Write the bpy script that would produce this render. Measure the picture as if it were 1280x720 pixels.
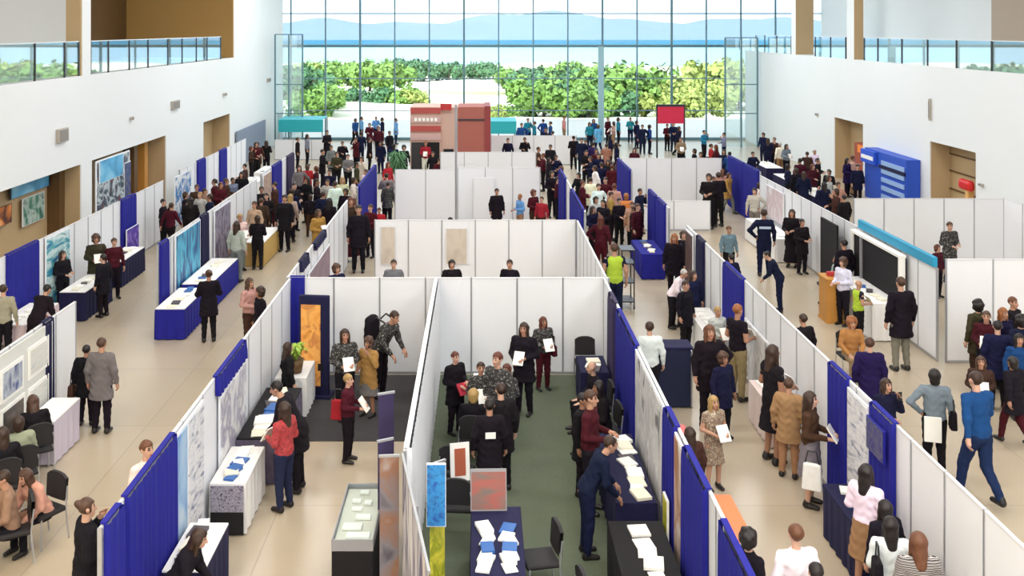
import bpy, math, random
import numpy as np
from mathutils import Vector, Matrix
random.seed(7)
PI = math.pi
sc = bpy.context.scene
COL = sc.collection
for o in list(bpy.data.objects): bpy.data.objects.remove(o)

# ------------------------------------------------------------ camera, world, sun, added ceiling lights, exposure
F, EYE, VX, VY = 1250.0, 7.4, 600.0, 35.0      # focal length in px, eye height, vanishing point
cam = bpy.data.objects.new('camera', bpy.data.cameras.new('camera')); COL.objects.link(cam)
cam.location = (0, 0, EYE); cam.rotation_euler = (PI/2, 0, 0)
cam.data.sensor_width = 36; cam.data.lens = F/1280*36
cam.data.shift_x = (640-VX)/1280; cam.data.shift_y = -(360-VY)/1280
cam.data.clip_start = .1; cam.data.clip_end = 6000
sc.camera = cam
sc.view_settings.view_transform = 'Standard'; sc.view_settings.look = 'None'
sc.view_settings.gamma = 1; sc.view_settings.use_curve_mapping = False
sc.view_settings.exposure = 0.0
w = bpy.data.worlds.new('sky'); sc.world = w; w.use_nodes = True
nt = w.node_tree; bg = nt.nodes['Background']
tc = nt.nodes.new('ShaderNodeTexCoord'); sx = nt.nodes.new('ShaderNodeSeparateXYZ')
nz = nt.nodes.new('ShaderNodeTexNoise'); nz.inputs['Scale'].default_value = 3.0; nz.inputs['Detail'].default_value = 5
mp = nt.nodes.new('ShaderNodeMapping'); mp.inputs['Scale'].default_value = (1, 1, 5)
cr = nt.nodes.new('ShaderNodeValToRGB')
cr.color_ramp.elements[0].position = .40; cr.color_ramp.elements[0].color = (.62, .80, 1, 1)
cr.color_ramp.elements[1].position = .62; cr.color_ramp.elements[1].color = (1, 1, 1, 1)
nt.links.new(tc.outputs['Generated'], mp.inputs[0]); nt.links.new(mp.outputs[0], nz.inputs[0])
nt.links.new(nz.outputs[0], cr.inputs[0]); nt.links.new(cr.outputs[0], bg.inputs[0])
bg.inputs[1].default_value = 2.1
sun = bpy.data.objects.new('sun', bpy.data.lights.new('sun', 'SUN')); COL.objects.link(sun)
sun.data.energy = 6.2; sun.data.angle = .02; sun.data.color = (1, .95, .85)
sun.rotation_euler = (math.radians(48), 0, math.radians(-25))
LIGHTS = []
def area(x, y, sxx, syy, power, col, z=13.2):  # unseen area light, added to brighten the hall from above
    l = bpy.data.objects.new('ceiling_light_source', bpy.data.lights.new('ceiling_light_source', 'AREA')); COL.objects.link(l)
    l.data.shape = 'RECTANGLE'; l.data.size = sxx; l.data.size_y = syy; l.data.energy = power; l.data.color = col
    l.location = (x, y, z); LIGHTS.append((x, y, sxx, syy, z)); return l
for yy, pw, c in ((-3, 1350, (.98, .99, 1)), (7, 780, (1, .98, .95)), (19, 470, (1, .98, .95)), (31, 520, (1, .99, .98)), (43, 640, (.96, .99, 1)), (55, 720, (.92, .98, 1))):  # row behind the camera is added front fill for the cross walls
    for xx in (-7, 2, 11):
        area(xx, yy, 5, 2.5, pw, c if xx > -5 or yy > 8 else (1, .84, .60))  # near left lights warmed to tint the floor there
# ------------------------------------------------------------ helpers
def S_at(y, z=0.0): return (y-VY)/(EYE-z)
def at(x, y, z=0.0):
    """photo pixel of a point at height z -> its place in the hall"""
    s = S_at(y, z); return Vector(((x-VX)/s, F/s, z))
def Yx(X, x): return F*X/(x-VX)
MATS = {}
def mat(name, col=(.8, .8, .8), rough=.6, metal=0, spec=.4, emit=None, es=0, objcol=False, noise=0, nscale=8, alpha=None, bump=0, stripes=None):
    if name in MATS: return MATS[name]
    m = bpy.data.materials.new(name); m.use_nodes = True; MATS[name] = m
    n = m.node_tree.nodes; l = m.node_tree.links; b = n['Principled BSDF']
    b.inputs['Base Color'].default_value = (*col, 1); b.inputs['Roughness'].default_value = rough
    b.inputs['Metallic'].default_value = metal; b.inputs['Specular IOR Level'].default_value = spec
    src = None
    if objcol:
        oi = n.new('ShaderNodeObjectInfo'); src = oi.outputs['Color']; l.new(src, b.inputs['Base Color'])
    if noise:
        t = n.new('ShaderNodeTexCoord'); q = n.new('ShaderNodeTexNoise'); q.inputs['Scale'].default_value = nscale; q.inputs['Detail'].default_value = 4
        l.new(t.outputs['Object'], q.inputs[0])
        r = n.new('ShaderNodeMapRange'); r.inputs[3].default_value = 1-noise; r.inputs[4].default_value = 1+noise
        l.new(q.outputs[0], r.inputs[0])
        mx = n.new('ShaderNodeVectorMath'); mx.operation = 'SCALE'
        if src: l.new(src, mx.inputs[0])
        else: mx.inputs[0].default_value = col
        l.new(r.outputs[0], mx.inputs[3]); l.new(mx.outputs[0], b.inputs['Base Color'])
        if bump:
            bp = n.new('ShaderNodeBump'); bp.inputs['Strength'].default_value = bump; bp.inputs['Distance'].default_value = .02
            l.new(q.outputs[0], bp.inputs['Height']); l.new(bp.outputs[0], b.inputs['Normal'])
    if emit: b.inputs['Emission Color'].default_value = (*emit, 1); b.inputs['Emission Strength'].default_value = es
    return m
def ramp_mat(name, cols, scale=(3, 3, 3), kind='noise', rough=.5, sc_=3.0, detail=3, dist=0.6):
    """printed pattern: colours broken up in blotches, blocks or streaks"""
    if name in MATS: return MATS[name]
    m = bpy.data.materials.new(name); m.use_nodes = True; MATS[name] = m
    n = m.node_tree.nodes; l = m.node_tree.links; b = n['Principled BSDF']; b.inputs['Roughness'].default_value = rough
    t = n.new('ShaderNodeTexCoord'); mp = n.new('ShaderNodeMapping'); mp.inputs['Scale'].default_value = scale
    l.new(t.outputs['Object'], mp.inputs[0])
    if kind == 'noise':
        q = n.new('ShaderNodeTexNoise'); q.inputs['Scale'].default_value = sc_; q.inputs['Detail'].default_value = detail; q.inputs['Distortion'].default_value = dist; out = q.outputs[0]
    elif kind == 'cells':
        q = n.new('ShaderNodeTexVoronoi'); q.inputs['Scale'].default_value = sc_; q.distance = 'CHEBYCHEV'
        sp = n.new('ShaderNodeSeparateColor'); l.new(q.outputs['Color'], sp.inputs[0]); out = sp.outputs[0]
    else:
        q = n.new('ShaderNodeTexWave'); q.inputs['Scale'].default_value = sc_; q.inputs['Distortion'].default_value = dist*6; q.inputs['Detail'].default_value = detail; out = q.outputs[0]
        q.bands_direction = 'DIAGONAL' if kind == 'wave' else 'Z'
    l.new(mp.outputs[0], q.inputs[0])
    c = n.new('ShaderNodeValToRGB'); c.color_ramp.interpolation = 'CONSTANT' if kind == 'cells' else 'LINEAR'
    e = c.color_ramp.elements; k = len(cols)
    lo, hi = (.0, 1.) if kind != 'noise' else (.3, .7)
    while len(e) < k: e.new(.5)
    for i, cc in enumerate(cols):
        e[i].position = lo+(hi-lo)*i/(k if kind == 'cells' else max(1, k-1)); e[i].color = (*cc, 1)
    l.new(out, c.inputs[0]); l.new(c.outputs[0], b.inputs['Base Color'])
    return m
def glass_mat(name, tint, refl, trans):
    m = bpy.data.materials.new(name); m.use_nodes = True; MATS[name] = m
    n = m.node_tree.nodes; l = m.node_tree.links; n.remove(n['Principled BSDF'])
    t = n.new('ShaderNodeBsdfTransparent'); t.inputs[0].default_value = (*tint, 1)
    g = n.new('ShaderNodeBsdfGlossy'); g.inputs['Roughness'].default_value = .02; g.inputs[0].default_value = (*refl, 1)
    lw = n.new('ShaderNodeLayerWeight'); lw.inputs[0].default_value = .5; f = n.new('ShaderNodeMath'); f.operation = 'POWER'; f.inputs[1].default_value = 4.0; l.new(lw.outputs['Facing'], f.inputs[0])
    mr = n.new('ShaderNodeMapRange'); mr.inputs[1].default_value = 0; mr.inputs[2].default_value = 1; mr.inputs[3].default_value = trans; mr.inputs[4].default_value = 1
    x = n.new('ShaderNodeMixShader'); l.new(f.outputs[0], mr.inputs[0]); l.new(mr.outputs[0], x.inputs[0]); l.new(t.outputs[0], x.inputs[1]); l.new(g.outputs[0], x.inputs[2])
    l.new(x.outputs[0], n['Material Output'].inputs[0]); return m

class MB:
    def __init__(s): s.v = []; s.f = []; s.m = []; s.mi = 0
    def box(s, c, d, rz=0, rx=0, taper=1.0):
        R = Matrix.Rotation(rz, 3, 'Z') @ Matrix.Rotation(rx, 3, 'X'); c = Vector(c); b = len(s.v)
        for z in (-.5, .5):
            t = taper if z > 0 else 1
            for x, y in ((-.5, -.5), (.5, -.5), (.5, .5), (-.5, .5)):
                s.v.append(tuple(c + R @ Vector((x*d[0]*t, y*d[1]*t, z*d[2]))))
        for q in ((0, 3, 2, 1), (4, 5, 6, 7), (0, 1, 5, 4), (1, 2, 6, 5), (2, 3, 7, 6), (3, 0, 4, 7)):
            s.f.append(tuple(b+i for i in q)); s.m.append(s.mi)
        return s
    def bb(s, x0, x1, y0, y1, z0, z1): return s.box(((x0+x1)/2, (y0+y1)/2, (z0+z1)/2), (abs(x1-x0), abs(y1-y0), abs(z1-z0)))
    def quad(s, *p):
        b = len(s.v); s.v += [tuple(q) for q in p]; s.f.append(tuple(range(b, b+len(p)))); s.m.append(s.mi); return s
    def grid(s, rows):
        b = len(s.v); n = len(rows[0])
        for r in rows: s.v += [tuple(q) for q in r]
        for i in range(len(rows)-1):
            for j in range(n-1):
                s.f.append((b+i*n+j, b+i*n+j+1, b+(i+1)*n+j+1, b+(i+1)*n+j)); s.m.append(s.mi)
        return s
    def tube(s, pts, rad, n=8, cap=True):
        pts = [Vector(p) for p in pts]; rows = []
        rr = rad if isinstance(rad, (list, tuple)) else [rad]*len(pts)
        for i, p in enumerate(pts):
            t = (pts[min(i+1, len(pts)-1)]-pts[max(i-1, 0)]).normalized()
            u = t.cross(Vector((0, 0, 1)) if abs(t.z) < .9 else Vector((1, 0, 0))).normalized(); w_ = t.cross(u)
            rows.append([p + rr[i]*(math.cos(a)*u+math.sin(a)*w_) for a in [2*PI*k/n for k in range(n)]])
        b = len(s.v)
        for r in rows: s.v += [tuple(q) for q in r]
        for i in range(len(rows)-1):
            for j in range(n):
                s.f.append((b+i*n+j, b+i*n+(j+1) % n, b+(i+1)*n+(j+1) % n, b+(i+1)*n+j)); s.m.append(s.mi)
        if cap:
            s.f.append(tuple(b+j for j in range(n))[::-1]); s.m.append(s.mi)
            s.f.append(tuple(b+(len(rows)-1)*n+j for j in range(n))); s.m.append(s.mi)
        return s
    def lathe(s, prof, c=(0, 0, 0), n=20):
        rows = [[(c[0]+r*math.cos(2*PI*k/n), c[1]+r*math.sin(2*PI*k/n), c[2]+z) for k in range(n+1)] for r, z in prof]
        return s.grid(rows)
    def mesh(s, name, mats, smooth=False):
        me = bpy.data.meshes.new(name); me.from_pydata(s.v, [], s.f); me.update()
        for m in (mats if isinstance(mats, (list, tuple)) else [mats]): me.materials.append(m)
        if max(s.m, default=0) > 0: me.polygons.foreach_set('material_index', s.m)
        if smooth: me.polygons.foreach_set('use_smooth', [True]*len(me.polygons))
        return me
    def build(s, name, mats, parent=None, smooth=False, bevel=0):
        o = bpy.data.objects.new(name, s.mesh(name, mats, smooth)); COL.objects.link(o)
        if parent is not None: o.parent = parent
        if bevel:
            b = o.modifiers.new('bevel', 'BEVEL'); b.width = bevel; b.segments = 2; b.limit_method = 'ANGLE'
        return o
def tag(o, label=None, cat=None, group=None, kind=None):
    if label: o['label'] = label
    if cat: o['category'] = cat
    if group: o['group'] = group
    if kind: o['kind'] = kind
    return o
def empty(name, loc=(0, 0, 0), rz=0):
    o = bpy.data.objects.new(name, None); COL.objects.link(o); o.location = loc; o.rotation_euler = (0, 0, rz); o.empty_display_size = .2
    return o
def link(o, parent=None):
    COL.objects.link(o)
    if parent is not None: o.parent = parent
    return o
def dup(root, loc=None, rz=None, parent=None):
    c = root.copy(); COL.objects.link(c)
    if parent is not None: c.parent = parent
    for ch in list(KIDS.get(root.name, root.children)): dup(ch, parent=c)
    if loc is not None: c.location = loc
    if rz is not None: c.rotation_euler = (0, 0, rz)
    return c
KIDS = {}
# ------------------------------------------------------------ colours
M_white = mat('white_wall_paint', (.80, .82, .83), .55, noise=.02, nscale=.5)
M_cool = mat('panel_white', (.81, .825, .865), .45, noise=.025, nscale=1.2)
M_alu = mat('aluminium_post', (.45, .46, .49), .35, metal=.6)
M_tan = mat('tan_wall_paint', (.50, .36, .20), .6, noise=.05, nscale=.7)
M_ochre = mat('ochre_wall_paint', (.42, .24, .07), .6, noise=.06, nscale=.6)
M_dkbrown = mat('dark_brown_wood', (.12, .062, .02), .5, noise=.15, nscale=2)
M_taupe = mat('taupe_wall_paint', (.68, .65, .61), .7, noise=.02, nscale=.5)
M_blue = mat('royal_blue_drape', (.008, .009, .235), .85, noise=.12, nscale=5)
M_navy = mat('navy_cloth', (.007, .007, .045), .9, noise=.15, nscale=6)
M_black = mat('black_cloth', (.005, .004, .006), .8, noise=.2, nscale=6)
M_purple = mat('dusky_purple_drape', (.035, .025, .08), .8, noise=.15, nscale=6)
M_whitecloth = mat('white_tablecloth', (.8, .79, .78), .7, noise=.04, nscale=5)
M_paper = mat('white_paper', (.88, .87, .83), .7)
M_dkmetal = mat('dark_metal', (.05, .05, .055), .4, metal=.5)
M_blackpl = mat('black_plastic', (.012, .012, .014), .45)
M_mull = mat('steel_blue_mullion', (.12, .22, .26), .4, metal=.3)
M_teal = mat('teal_canvas', (.02, .36, .40), .6, noise=.05, nscale=2)
M_cyan = mat('cyan_fascia', (.02, .30, .52), .5)
M_red = mat('red_paint', (.45, .03, .03), .5)
M_brick = mat('brick_red_panel', (.36, .11, .085), .65, noise=.06, nscale=3)
M_pinkp = mat('pinkish_panel', (.55, .36, .30), .65, noise=.06, nscale=3)
M_orange = mat('orange_paint', (.85, .20, .06), .5)
M_wood = mat('amber_wood', (.50, .23, .045), .5, noise=.12, nscale=3)
M_grey = mat('grey_panel', (.28, .28, .30), .6)
M_railglass = glass_mat('railing_glass', (.88, .96, .96), (.97, 1, 1), .25)
M_winglass = glass_mat('window_glass', (.96, .99, .995), (.9, .95, 1), .02)
M_skin = mat('skin', objcol=True, rough=.55); M_cloth = mat('garment_cloth', objcol=True, rough=.9, spec=.15, noise=.14, nscale=9, bump=.15)
M_hair = mat('hair', objcol=True, rough=.5, noise=.35, nscale=25)
M_eye = mat('eye_dark', (.02, .015, .012), .3); M_lip = mat('lips', (.42, .14, .11), .5)
M_shoe = mat('shoe_leather', (.015, .012, .012), .4)
M_stripe = ramp_mat('striped_knit', [(.02, .015, .02), (.02, .015, .02), (.75, .7, .66), (.02, .015, .02)], kind='bands', sc_=4.2, detail=0, dist=.02, rough=.8)
M_floral = ramp_mat('red_floral_print', [(.35, .02, .03), (.45, .05, .05), (.04, .01, .02)], kind='noise', sc_=14, rough=.8)
M_bw = ramp_mat('black_white_print', [(.012, .01, .012), (.02, .018, .02), (.03, .03, .03), (.45, .43, .4)], kind='noise', sc_=11, rough=.8)
# ------------------------------------------------------------ the hall
def structure(o): o['kind'] = 'structure'; return o
XL, XR, YW, YB, ZC = -13.0, 17.5, 66.0, -6.0, 14.0
# polished floor, slab joints in the material
fm = bpy.data.materials.new('polished_floor'); fm.use_nodes = True
n = fm.node_tree.nodes; l = fm.node_tree.links; b = n['Principled BSDF']
t = n.new('ShaderNodeTexCoord'); br = n.new('ShaderNodeTexBrick')
br.offset = 0; br.inputs['Scale'].default_value = 1; br.inputs['Brick Width'].default_value = 3.1; br.inputs['Row Height'].default_value = 3.1
br.inputs['Mortar Size'].default_value = .012; br.inputs['Color1'].default_value = (.44, .36, .26, 1); br.inputs['Color2'].default_value = (.47, .395, .295, 1); br.inputs['Mortar'].default_value = (.37, .30, .23, 1)
q = n.new('ShaderNodeTexNoise'); q.inputs['Scale'].default_value = .5; q.inputs['Detail'].default_value = 5
mx = n.new('ShaderNodeMixRGB'); mx.blend_type = 'MULTIPLY'; mx.inputs[0].default_value = 1
r = n.new('ShaderNodeMapRange'); r.inputs[3].default_value = .86; r.inputs[4].default_value = 1.12
l.new(t.outputs['Object'], br.inputs[0]); l.new(t.outputs['Object'], q.inputs[0]); l.new(q.outputs[0], r.inputs[0])
l.new(br.outputs[0], mx.inputs[1]); l.new(r.outputs[0], mx.inputs[2]); l.new(mx.outputs[0], b.inputs['Base Color'])
b.inputs['Roughness'].default_value = .28; b.inputs['Specular IOR Level'].default_value = .5
structure(MB().bb(-21, 24, YB, YW+.4, -.3, 0).build('floor', fm))
structure(MB().bb(-21, 24, YB, YW+.4, ZC, ZC+.4).build('ceiling', M_white))
structure(MB().bb(-21, 24, YB-.3, YB, 0, ZC).build('wall_back', M_white))
# left wall: solid band with recesses under it
ops = [(14, 32.6, 'a'), (33.5, 41.4, 'b'), (47, 52, 'c')]
m = MB(); m.bb(XL-.25, XL, YB, 52.8, 2.96, 5.84)
prev = YB
for y0, y1, _ in ops:
    m.bb(XL-.9, XL, prev, y0, 0, 2.96); prev = y1
m.bb(XL-.9, XL, prev, YW, 0, 2.96)
m.bb(XL-.9, XL, 52.8, YW, 2.96, ZC)
m.bb(XL-6.5, XL-.1, YB, 52.8, 5.6, 5.8)          # terrace slab
structure(m.build('wall_left', M_white))
m = MB(); m.bb(XL-1.1, XL-.9, YB, 53, 0, 5.6)
for y0, y1, _ in ops: m.bb(XL-.9, XL-.04, y1-.02, y1-.004, 0, 2.955)
structure(m.build('wall_left_recess', M_tan))
structure(MB().bb(XL-6.3, XL, 52.6, 52.8, 5.84, ZC).build('wall_left_terrace_end', M_ochre))
structure(MB().bb(XL-5.8, XL-5.6, 45, 52.6, 5.8, ZC).build('wall_left_terrace_wood', M_dkbrown))
structure(MB().bb(XL-5.8, XL-5.6, YB, 45, 5.8, ZC).build('wall_left_terrace', M_taupe))
structure(MB().bb(XL-.5, XL-.02, 32.6, 32.7, 5.84, ZC).build('trim_1', M_tan))
structure(MB().bb(XL-.5, XL, 32.7, 33.4, 5.84, ZC).build('trim_2', M_white))
structure(MB().bb(-21, -20.8, YB, YW, 0, ZC).build('wall_left_outer', M_white))
# right wall
rops = [(45.7, 49.4, 3.0), (35.3, 38.9, 2.95)]
m = MB(); m.bb(XR, XR+.25, YB, YW, 3.0, 5.92); m.bb(XR+.1, XR+5.2, YB, YW, 5.6, 5.8)
for a_, b_ in ((YB, 35.3), (38.9, 45.7), (49.4, YW)): m.bb(XR, XR+.8, a_, b_, 0, 3.0)
structure(m.build('wall_right', M_white))
m = MB(); m.bb(XR+.8, XR+.95, YB, YW, 0, 5.6)
for y0, y1, _ in rops: m.bb(XR+.04, XR+.8, y1-.02, y1-.004, 0, 2.99)
structure(m.build('wall_right_recess', M_tan))
M_rb = mat('right_terrace_brown', (.46, .37, .29), .7, noise=.03, nscale=.4)
structure(MB().bb(XR+5, XR+5.2, 44, YW, 5.8, ZC).build('wall_right_terrace_far', M_white))
structure(MB().bb(XR+5, XR+5.2, 32, 44, 5.8, ZC).build('wall_right_terrace_brown', M_rb))
structure(MB().bb(XR+5, XR+5.2, YB, 32, 5.8, ZC).build('wall_right_terrace', M_taupe))
structure(MB().bb(XR, XR+.42, 46.75, 46.8, 5.92, ZC).build('trim_3', M_tan))
structure(MB().bb(XR, XR+.42, 46.8, 47.7, 5.92, ZC).build('trim_4', M_white))
structure(MB().bb(XR+.0, XR+.98, 55.4, 55.45, 5.92, ZC).build('trim_5', M_tan))
structure(MB().bb(XR, XR+.98, 55.45, 56.2, 5.92, ZC).build('trim_6', M_white))
structure(MB().bb(23.8, 24, YB, YW, 0, ZC).build('wall_right_outer', M_white))
# glass railings of both terraces
def railing(name, X, ys, label, sgn):
    t = empty(name, (X, ys[0], 0)); tag(t, label, 'railing')
    for a_, b_ in zip(ys[:-1], ys[1:]):
        MB().box((-sgn*.05, (a_+b_)/2-ys[0], 6.42), (.016, b_-a_-.03, 1.06)).build('glass_panel', M_railglass, t)
    for a_ in ys: MB().box((-sgn*.05, a_-ys[0], 6.4), (.06, .05, 1.12)).build('railing_post', M_dkmetal, t)
    MB().box((-sgn*.05, (ys[-1]-ys[0])/2, 6.96), (.05, ys[-1]-ys[0], .03)).build('handrail', mat('pale_rail', (.75, .8, .82), .3), t)
railing('glass_railing', XL, [27.1-2.15*3, 27.1-2.15*2, 27.1-2.15, 27.1, 29.3, 31.4, 32.5], 'near glass railing on the left terrace, in front of the grey-beige wall', 1)
railing('glass_railing', XL, [33.5, 35.1, 37.2, 39.3, 41.8, 43.8, 46, 47.8, 50.3], 'long glass railing on the left terrace, in front of the ochre wall', 1)
railing('glass_railing', XR, [Yx(17.5, x) for x in (1560, 1400, 1340, 1287, 1238, 1194, 1158, 1126, 1096, 1079)], 'long glass railing on the right terrace, in front of the brown and grey wall', -1)
railing('glass_railing', XR, [Yx(17.5, x) for x in (1056, 1037, 1018)], 'short glass railing on the right terrace between the two pillars', -1)
railing('glass_railing', XR, [Yx(17.5, x) for x in (988, 970, 955, 944)], 'far glass railing on the right terrace beside the window wall', -1)
# window wall: one window, panes between mullions
wx0, dx = (407-VX)/18.94, 43.25/18.94
m = MB()
for k in range(-5, 16):
    x = wx0 + k*dx
    if x < -20.8 or x > 23.6: continue
    thick = .13 if k in (1, 4, 8, 10) else .08
    m.bb(x-thick/2, x+thick/2, YW-.1, YW+.1, 0, ZC)
for z, hh in ((8.35, .07), (10.5, .07), (12.6, .07), (4.07, .06), (1.95, .05)):
    m.bb(-20.8, 23.8, YW-.08, YW+.08, z-hh/2, z+hh/2)
m.bb(-20.8, 23.8, YW-.12, YW+.12, 6.12, 6.30); m.bb(-20.8, 23.8, YW-.12, YW+.12, 0, .18)
structure(m.build('window_1_mullions', M_mull))
structure(MB().bb(-20.8, 23.8, YW-.008, YW+.008, 0, ZC).build('window_1', M_winglass))
xd = (752-VX)/18.94
structure(MB().bb(xd-.25, xd+.12, YW-.3, YW-.1, 0, 6.2).build('trim_7', mat('pale_blue_steel', (.30, .48, .55), .4, metal=.2)))
# glass wind lobbies in both far corners
def lobby(x0, x1, y0, h, label):
    t = empty('glass_lobby', ((x0+x1)/2, y0, 0)); tag(t, label, 'glass lobby'); w_ = (x1-x0)/2
    for xx in (-w_, 0, w_): MB().box((xx, 0, h/2), (.09, .09, h)).build('frame_post', M_mull, t)
    for zz in (2.1, 3.9, h): MB().box((0, 0, zz), (x1-x0, .07, .06)).build('frame_rail', M_mull, t)
    for sx_ in (-1, 1): MB().box((sx_*w_/2, 0, h/2), (w_-.1, .015, h-.1)).build('glass_pane', M_railglass, t)
lobby(-12.7, -11.0, 62.0, 7.0, 'glass lobby in the far left corner behind the teal canopy')
lobby(15.2, 17.2, 62.0, 6.8, 'glass lobby in the far right corner under the terrace end')
# housings for the unseen lights added under the ceiling
for x, y, a_, b_, z in LIGHTS:
    t = empty('added_ceiling_light', (x, y, z+.05)); tag(t, f"added unseen ceiling light over the {'left side' if x < 0 else 'middle' if x < 5 else 'right side'}, {['row behind the camera', 'first row', 'second row', 'third row', 'fourth row', 'row nearest the window'][[-3, 7, 19, 31, 43, 55].index(y)]}", 'ceiling light', 'added ceiling lights')
    MB().box((0, 0, .2), (a_+.2, b_+.2, .3)).build('housing', M_white, t)
# carpets
cg = mat('green_carpet', (.095, .115, .075), .95, noise=.12, nscale=14); cd = mat('charcoal_carpet', (.045, .042, .045), .95, noise=.2, nscale=14)
tag(MB().bb(-.85, 2.6, 6.5, 21.3, 0, .012).build('carpet', cg), 'dark green carpet between the two centre booth walls', 'carpet')
tag(MB().bb(-4.0, -1.0, 17.9, 21.3, 0, .012).build('carpet', cd), 'charcoal carpet at the back of the left centre booth', 'carpet')
# small wall fixtures
def fixture(name, X, x, y, sz, label, cat, sgn, m_=None):
    s = X/((x-VX)/1.0); s = 1/s; Y = F/s; z = EYE-(y-VY)/s
    t = empty(name, (X+sgn*.05, Y, z)); tag(t, label, cat)
    MB().box((0, 0, 0), (.1, sz[0], sz[1])).build('casing', m_ or mat('beige_casing', (.42, .38, .33), .5), t, bevel=.01)
    MB().box((sgn*.055, 0, 0), (.012, sz[0]*.8, sz[1]*.8)).build('grille', mat('fixture_grille', (.25, .23, .21), .6), t)
fixture('wall_speaker', XL, 76, 169, (.75, .42), 'larger beige wall speaker high on the left white wall', 'speaker', 1)
fixture('wall_speaker', XL, 218, 131, (1.0, .36), 'smaller beige wall speaker further along the left white wall', 'speaker', 1)
fixture('wall_sensor', XL, 163, 148, (.22, .12), 'tiny grey sensor between the two speakers on the left wall', 'sensor', 1)
fixture('wall_sensor', XL, 280, 118, (.5, .14), 'tiny grey sensor high on the left wall near the tan recess', 'sensor', 1)
fixture('wall_sensor', XL, 335, 100, (.8, .22), 'small dark box on the far end of the left wall', 'sensor', 1)
fixture('wall_sensor', XR, 1022, 143, (.3, .12), 'tiny grey sensor on the right wall left of the first doorway', 'sensor', -1)
fixture('wall_plate', XR, 1164, 137, (.07, .85), 'thin grey vertical plate on the right wall', 'wall plate', -1)
fixture('wall_sensor', XR, 1228, 231, (.25, .08), 'tiny grey switch on the right wall beside the second doorway', 'switch', -1)
# ------------------------------------------------------------ outside
def hz(a): return a
grd = ramp_mat('dry_ground', [(.45, .48, .22), (.80, .76, .62), (.86, .82, .72), (.50, .55, .28)], scale=(1, 1, 1), sc_=.035, rough=.9)
m = MB(); rows = []
prof = [(YW+.5, 0), (84, -.1), (95, -.5), (120, -1.2), (160, -2.4), (230, -4), (320, -5.6), (400, -7), (420, -27)]
for Y, z in prof: rows.append([(x, Y, z + (.8*math.sin(x*.07+Y*.03) if Y > 90 else 0)) for x in range(-300, 301, 12)])
m.grid(rows); structure(m.build('ground_outside', grd, smooth=True))
structure(MB().quad((-40, YW+.5, .02), (50, YW+.5, .02), (50, 82, .02), (-40, 82, .02)).build('ground_terrace', mat('pale_paving', (.62, .60, .55), .8, noise=.05, nscale=1)))
sea = mat('sea_water', (.16, .36, .50), .25, spec=.3)
structure(MB().quad((-3000, 400, -25), (3000, 400, -25), (3000, 2000, -25), (-3000, 2000, -25)).build('ground_sea', sea))
hillm = mat('haze_tinted_hills', (.17, .25, .36), .95, noise=.06, nscale=.004)  # distance haze is put into the hill colour
shore = mat('far_shore', (.04, .16, .26), .95)
m = MB(); rows = []
for k in range(9):
    Y = 1900+k*60
    rows.append([(x, Y, -26 + (0 if k == 0 else (70*(1-math.exp(-k/4)))*max(.05, (.55+.45*math.sin(x*.0021+1.2)+.18*math.sin(x*.011)+.08*math.sin(x*.034+k))))) for x in range(-1500, 1600, 25)])
m.grid(rows); tag(m.build('hill_range', hillm, smooth=True), 'pale blue range of hills beyond the water outside the window', 'hills')
m = MB(); m.grid([[(x, 1780, -25) for x in range(-1500, 1600, 40)], [(x, 1790, -16+1.5*math.sin(x*.02)) for x in range(-1500, 1600, 40)], [(x, 1900, -15) for x in range(-1500, 1600, 40)]])
tag(m.build('far_shoreline', shore), 'dark blue strip of far shore along the water outside the window', 'shoreline')
lm = [mat('bright_leaf', (.20, .36, .08), .7, noise=.4, nscale=1.3), mat('deep_leaf', (.09, .22, .10), .7, noise=.4, nscale=1.3), mat('yellow_leaf', (.36, .44, .12), .7, noise=.3, nscale=1.3)]
bark = mat('bark', (.16, .11, .07), .9)
def crown(seed, n=900):
    rr = random.Random(seed); m = MB()
    cl = [(rr.uniform(-.6, .6), rr.uniform(-.6, .6), rr.uniform(.4, .85), rr.uniform(.25, .42)) for _ in range(11)]
    for i in range(n):
        cx, cy, cz, cr_ = cl[i % 11]
        d = Vector((rr.gauss(0, 1), rr.gauss(0, 1), rr.gauss(0, 1))).normalized()*cr_*rr.uniform(.6, 1)
        c = Vector((cx, cy, cz))+d; u = Vector((rr.gauss(0, 1), rr.gauss(0, 1), rr.gauss(0, 1))).normalized(); v = u.cross(d).normalized()
        s_ = rr.uniform(.04, .085); m.quad(c-u*s_-v*s_*.6, c+u*s_-v*s_*.6, c+u*s_+v*s_*.6, c-u*s_+v*s_*.6)
    return m
def trunk(seed):
    rr = random.Random(seed); m = MB(); m.tube([(0, 0, 0), (.02, 0, .3), (0, .02, .6)], [.05, .04, .025])
    for _ in range(4): m.tube([(0, 0, .35), (rr.uniform(-.4, .4), rr.uniform(-.4, .4), .7)], [.025, .01], 6)
    return m
CR = [[crown(s).mesh('crown', lm[k]) for s in (1+k, 11+k)] for k in range(3)]
TR = trunk(3).mesh('trunk', bark)
rr = random.Random(5)
spots = []   # x, top y, base y, depth, kind
for x in range(384, 470, 11): spots.append((x, rr.uniform(73, 80), 106, rr.uniform(105, 130), rr.choice((0, 0, 2))))
for x in (388, 400, 391, 396): spots.append((x, rr.uniform(100, 118), 148, rr.uniform(86, 96), rr.choice((0, 1))))
for x in (414, 436, 458, 476, 498): spots.append((x, rr.uniform(104, 112), 134, rr.uniform(92, 104), rr.choice((1, 1, 0))))
for x in (462, 478, 488): spots.append((x, 73, 112, rr.uniform(105, 115), 0))
for x in (500, 512, 522, 530, 548, 562, 600, 616): spots.append((x, rr.uniform(70, 80), 100, rr.uniform(110, 140), 1))
for x in (508, 520, 514): spots.append((x, rr.uniform(106, 115), 134, 95, 2))
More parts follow.
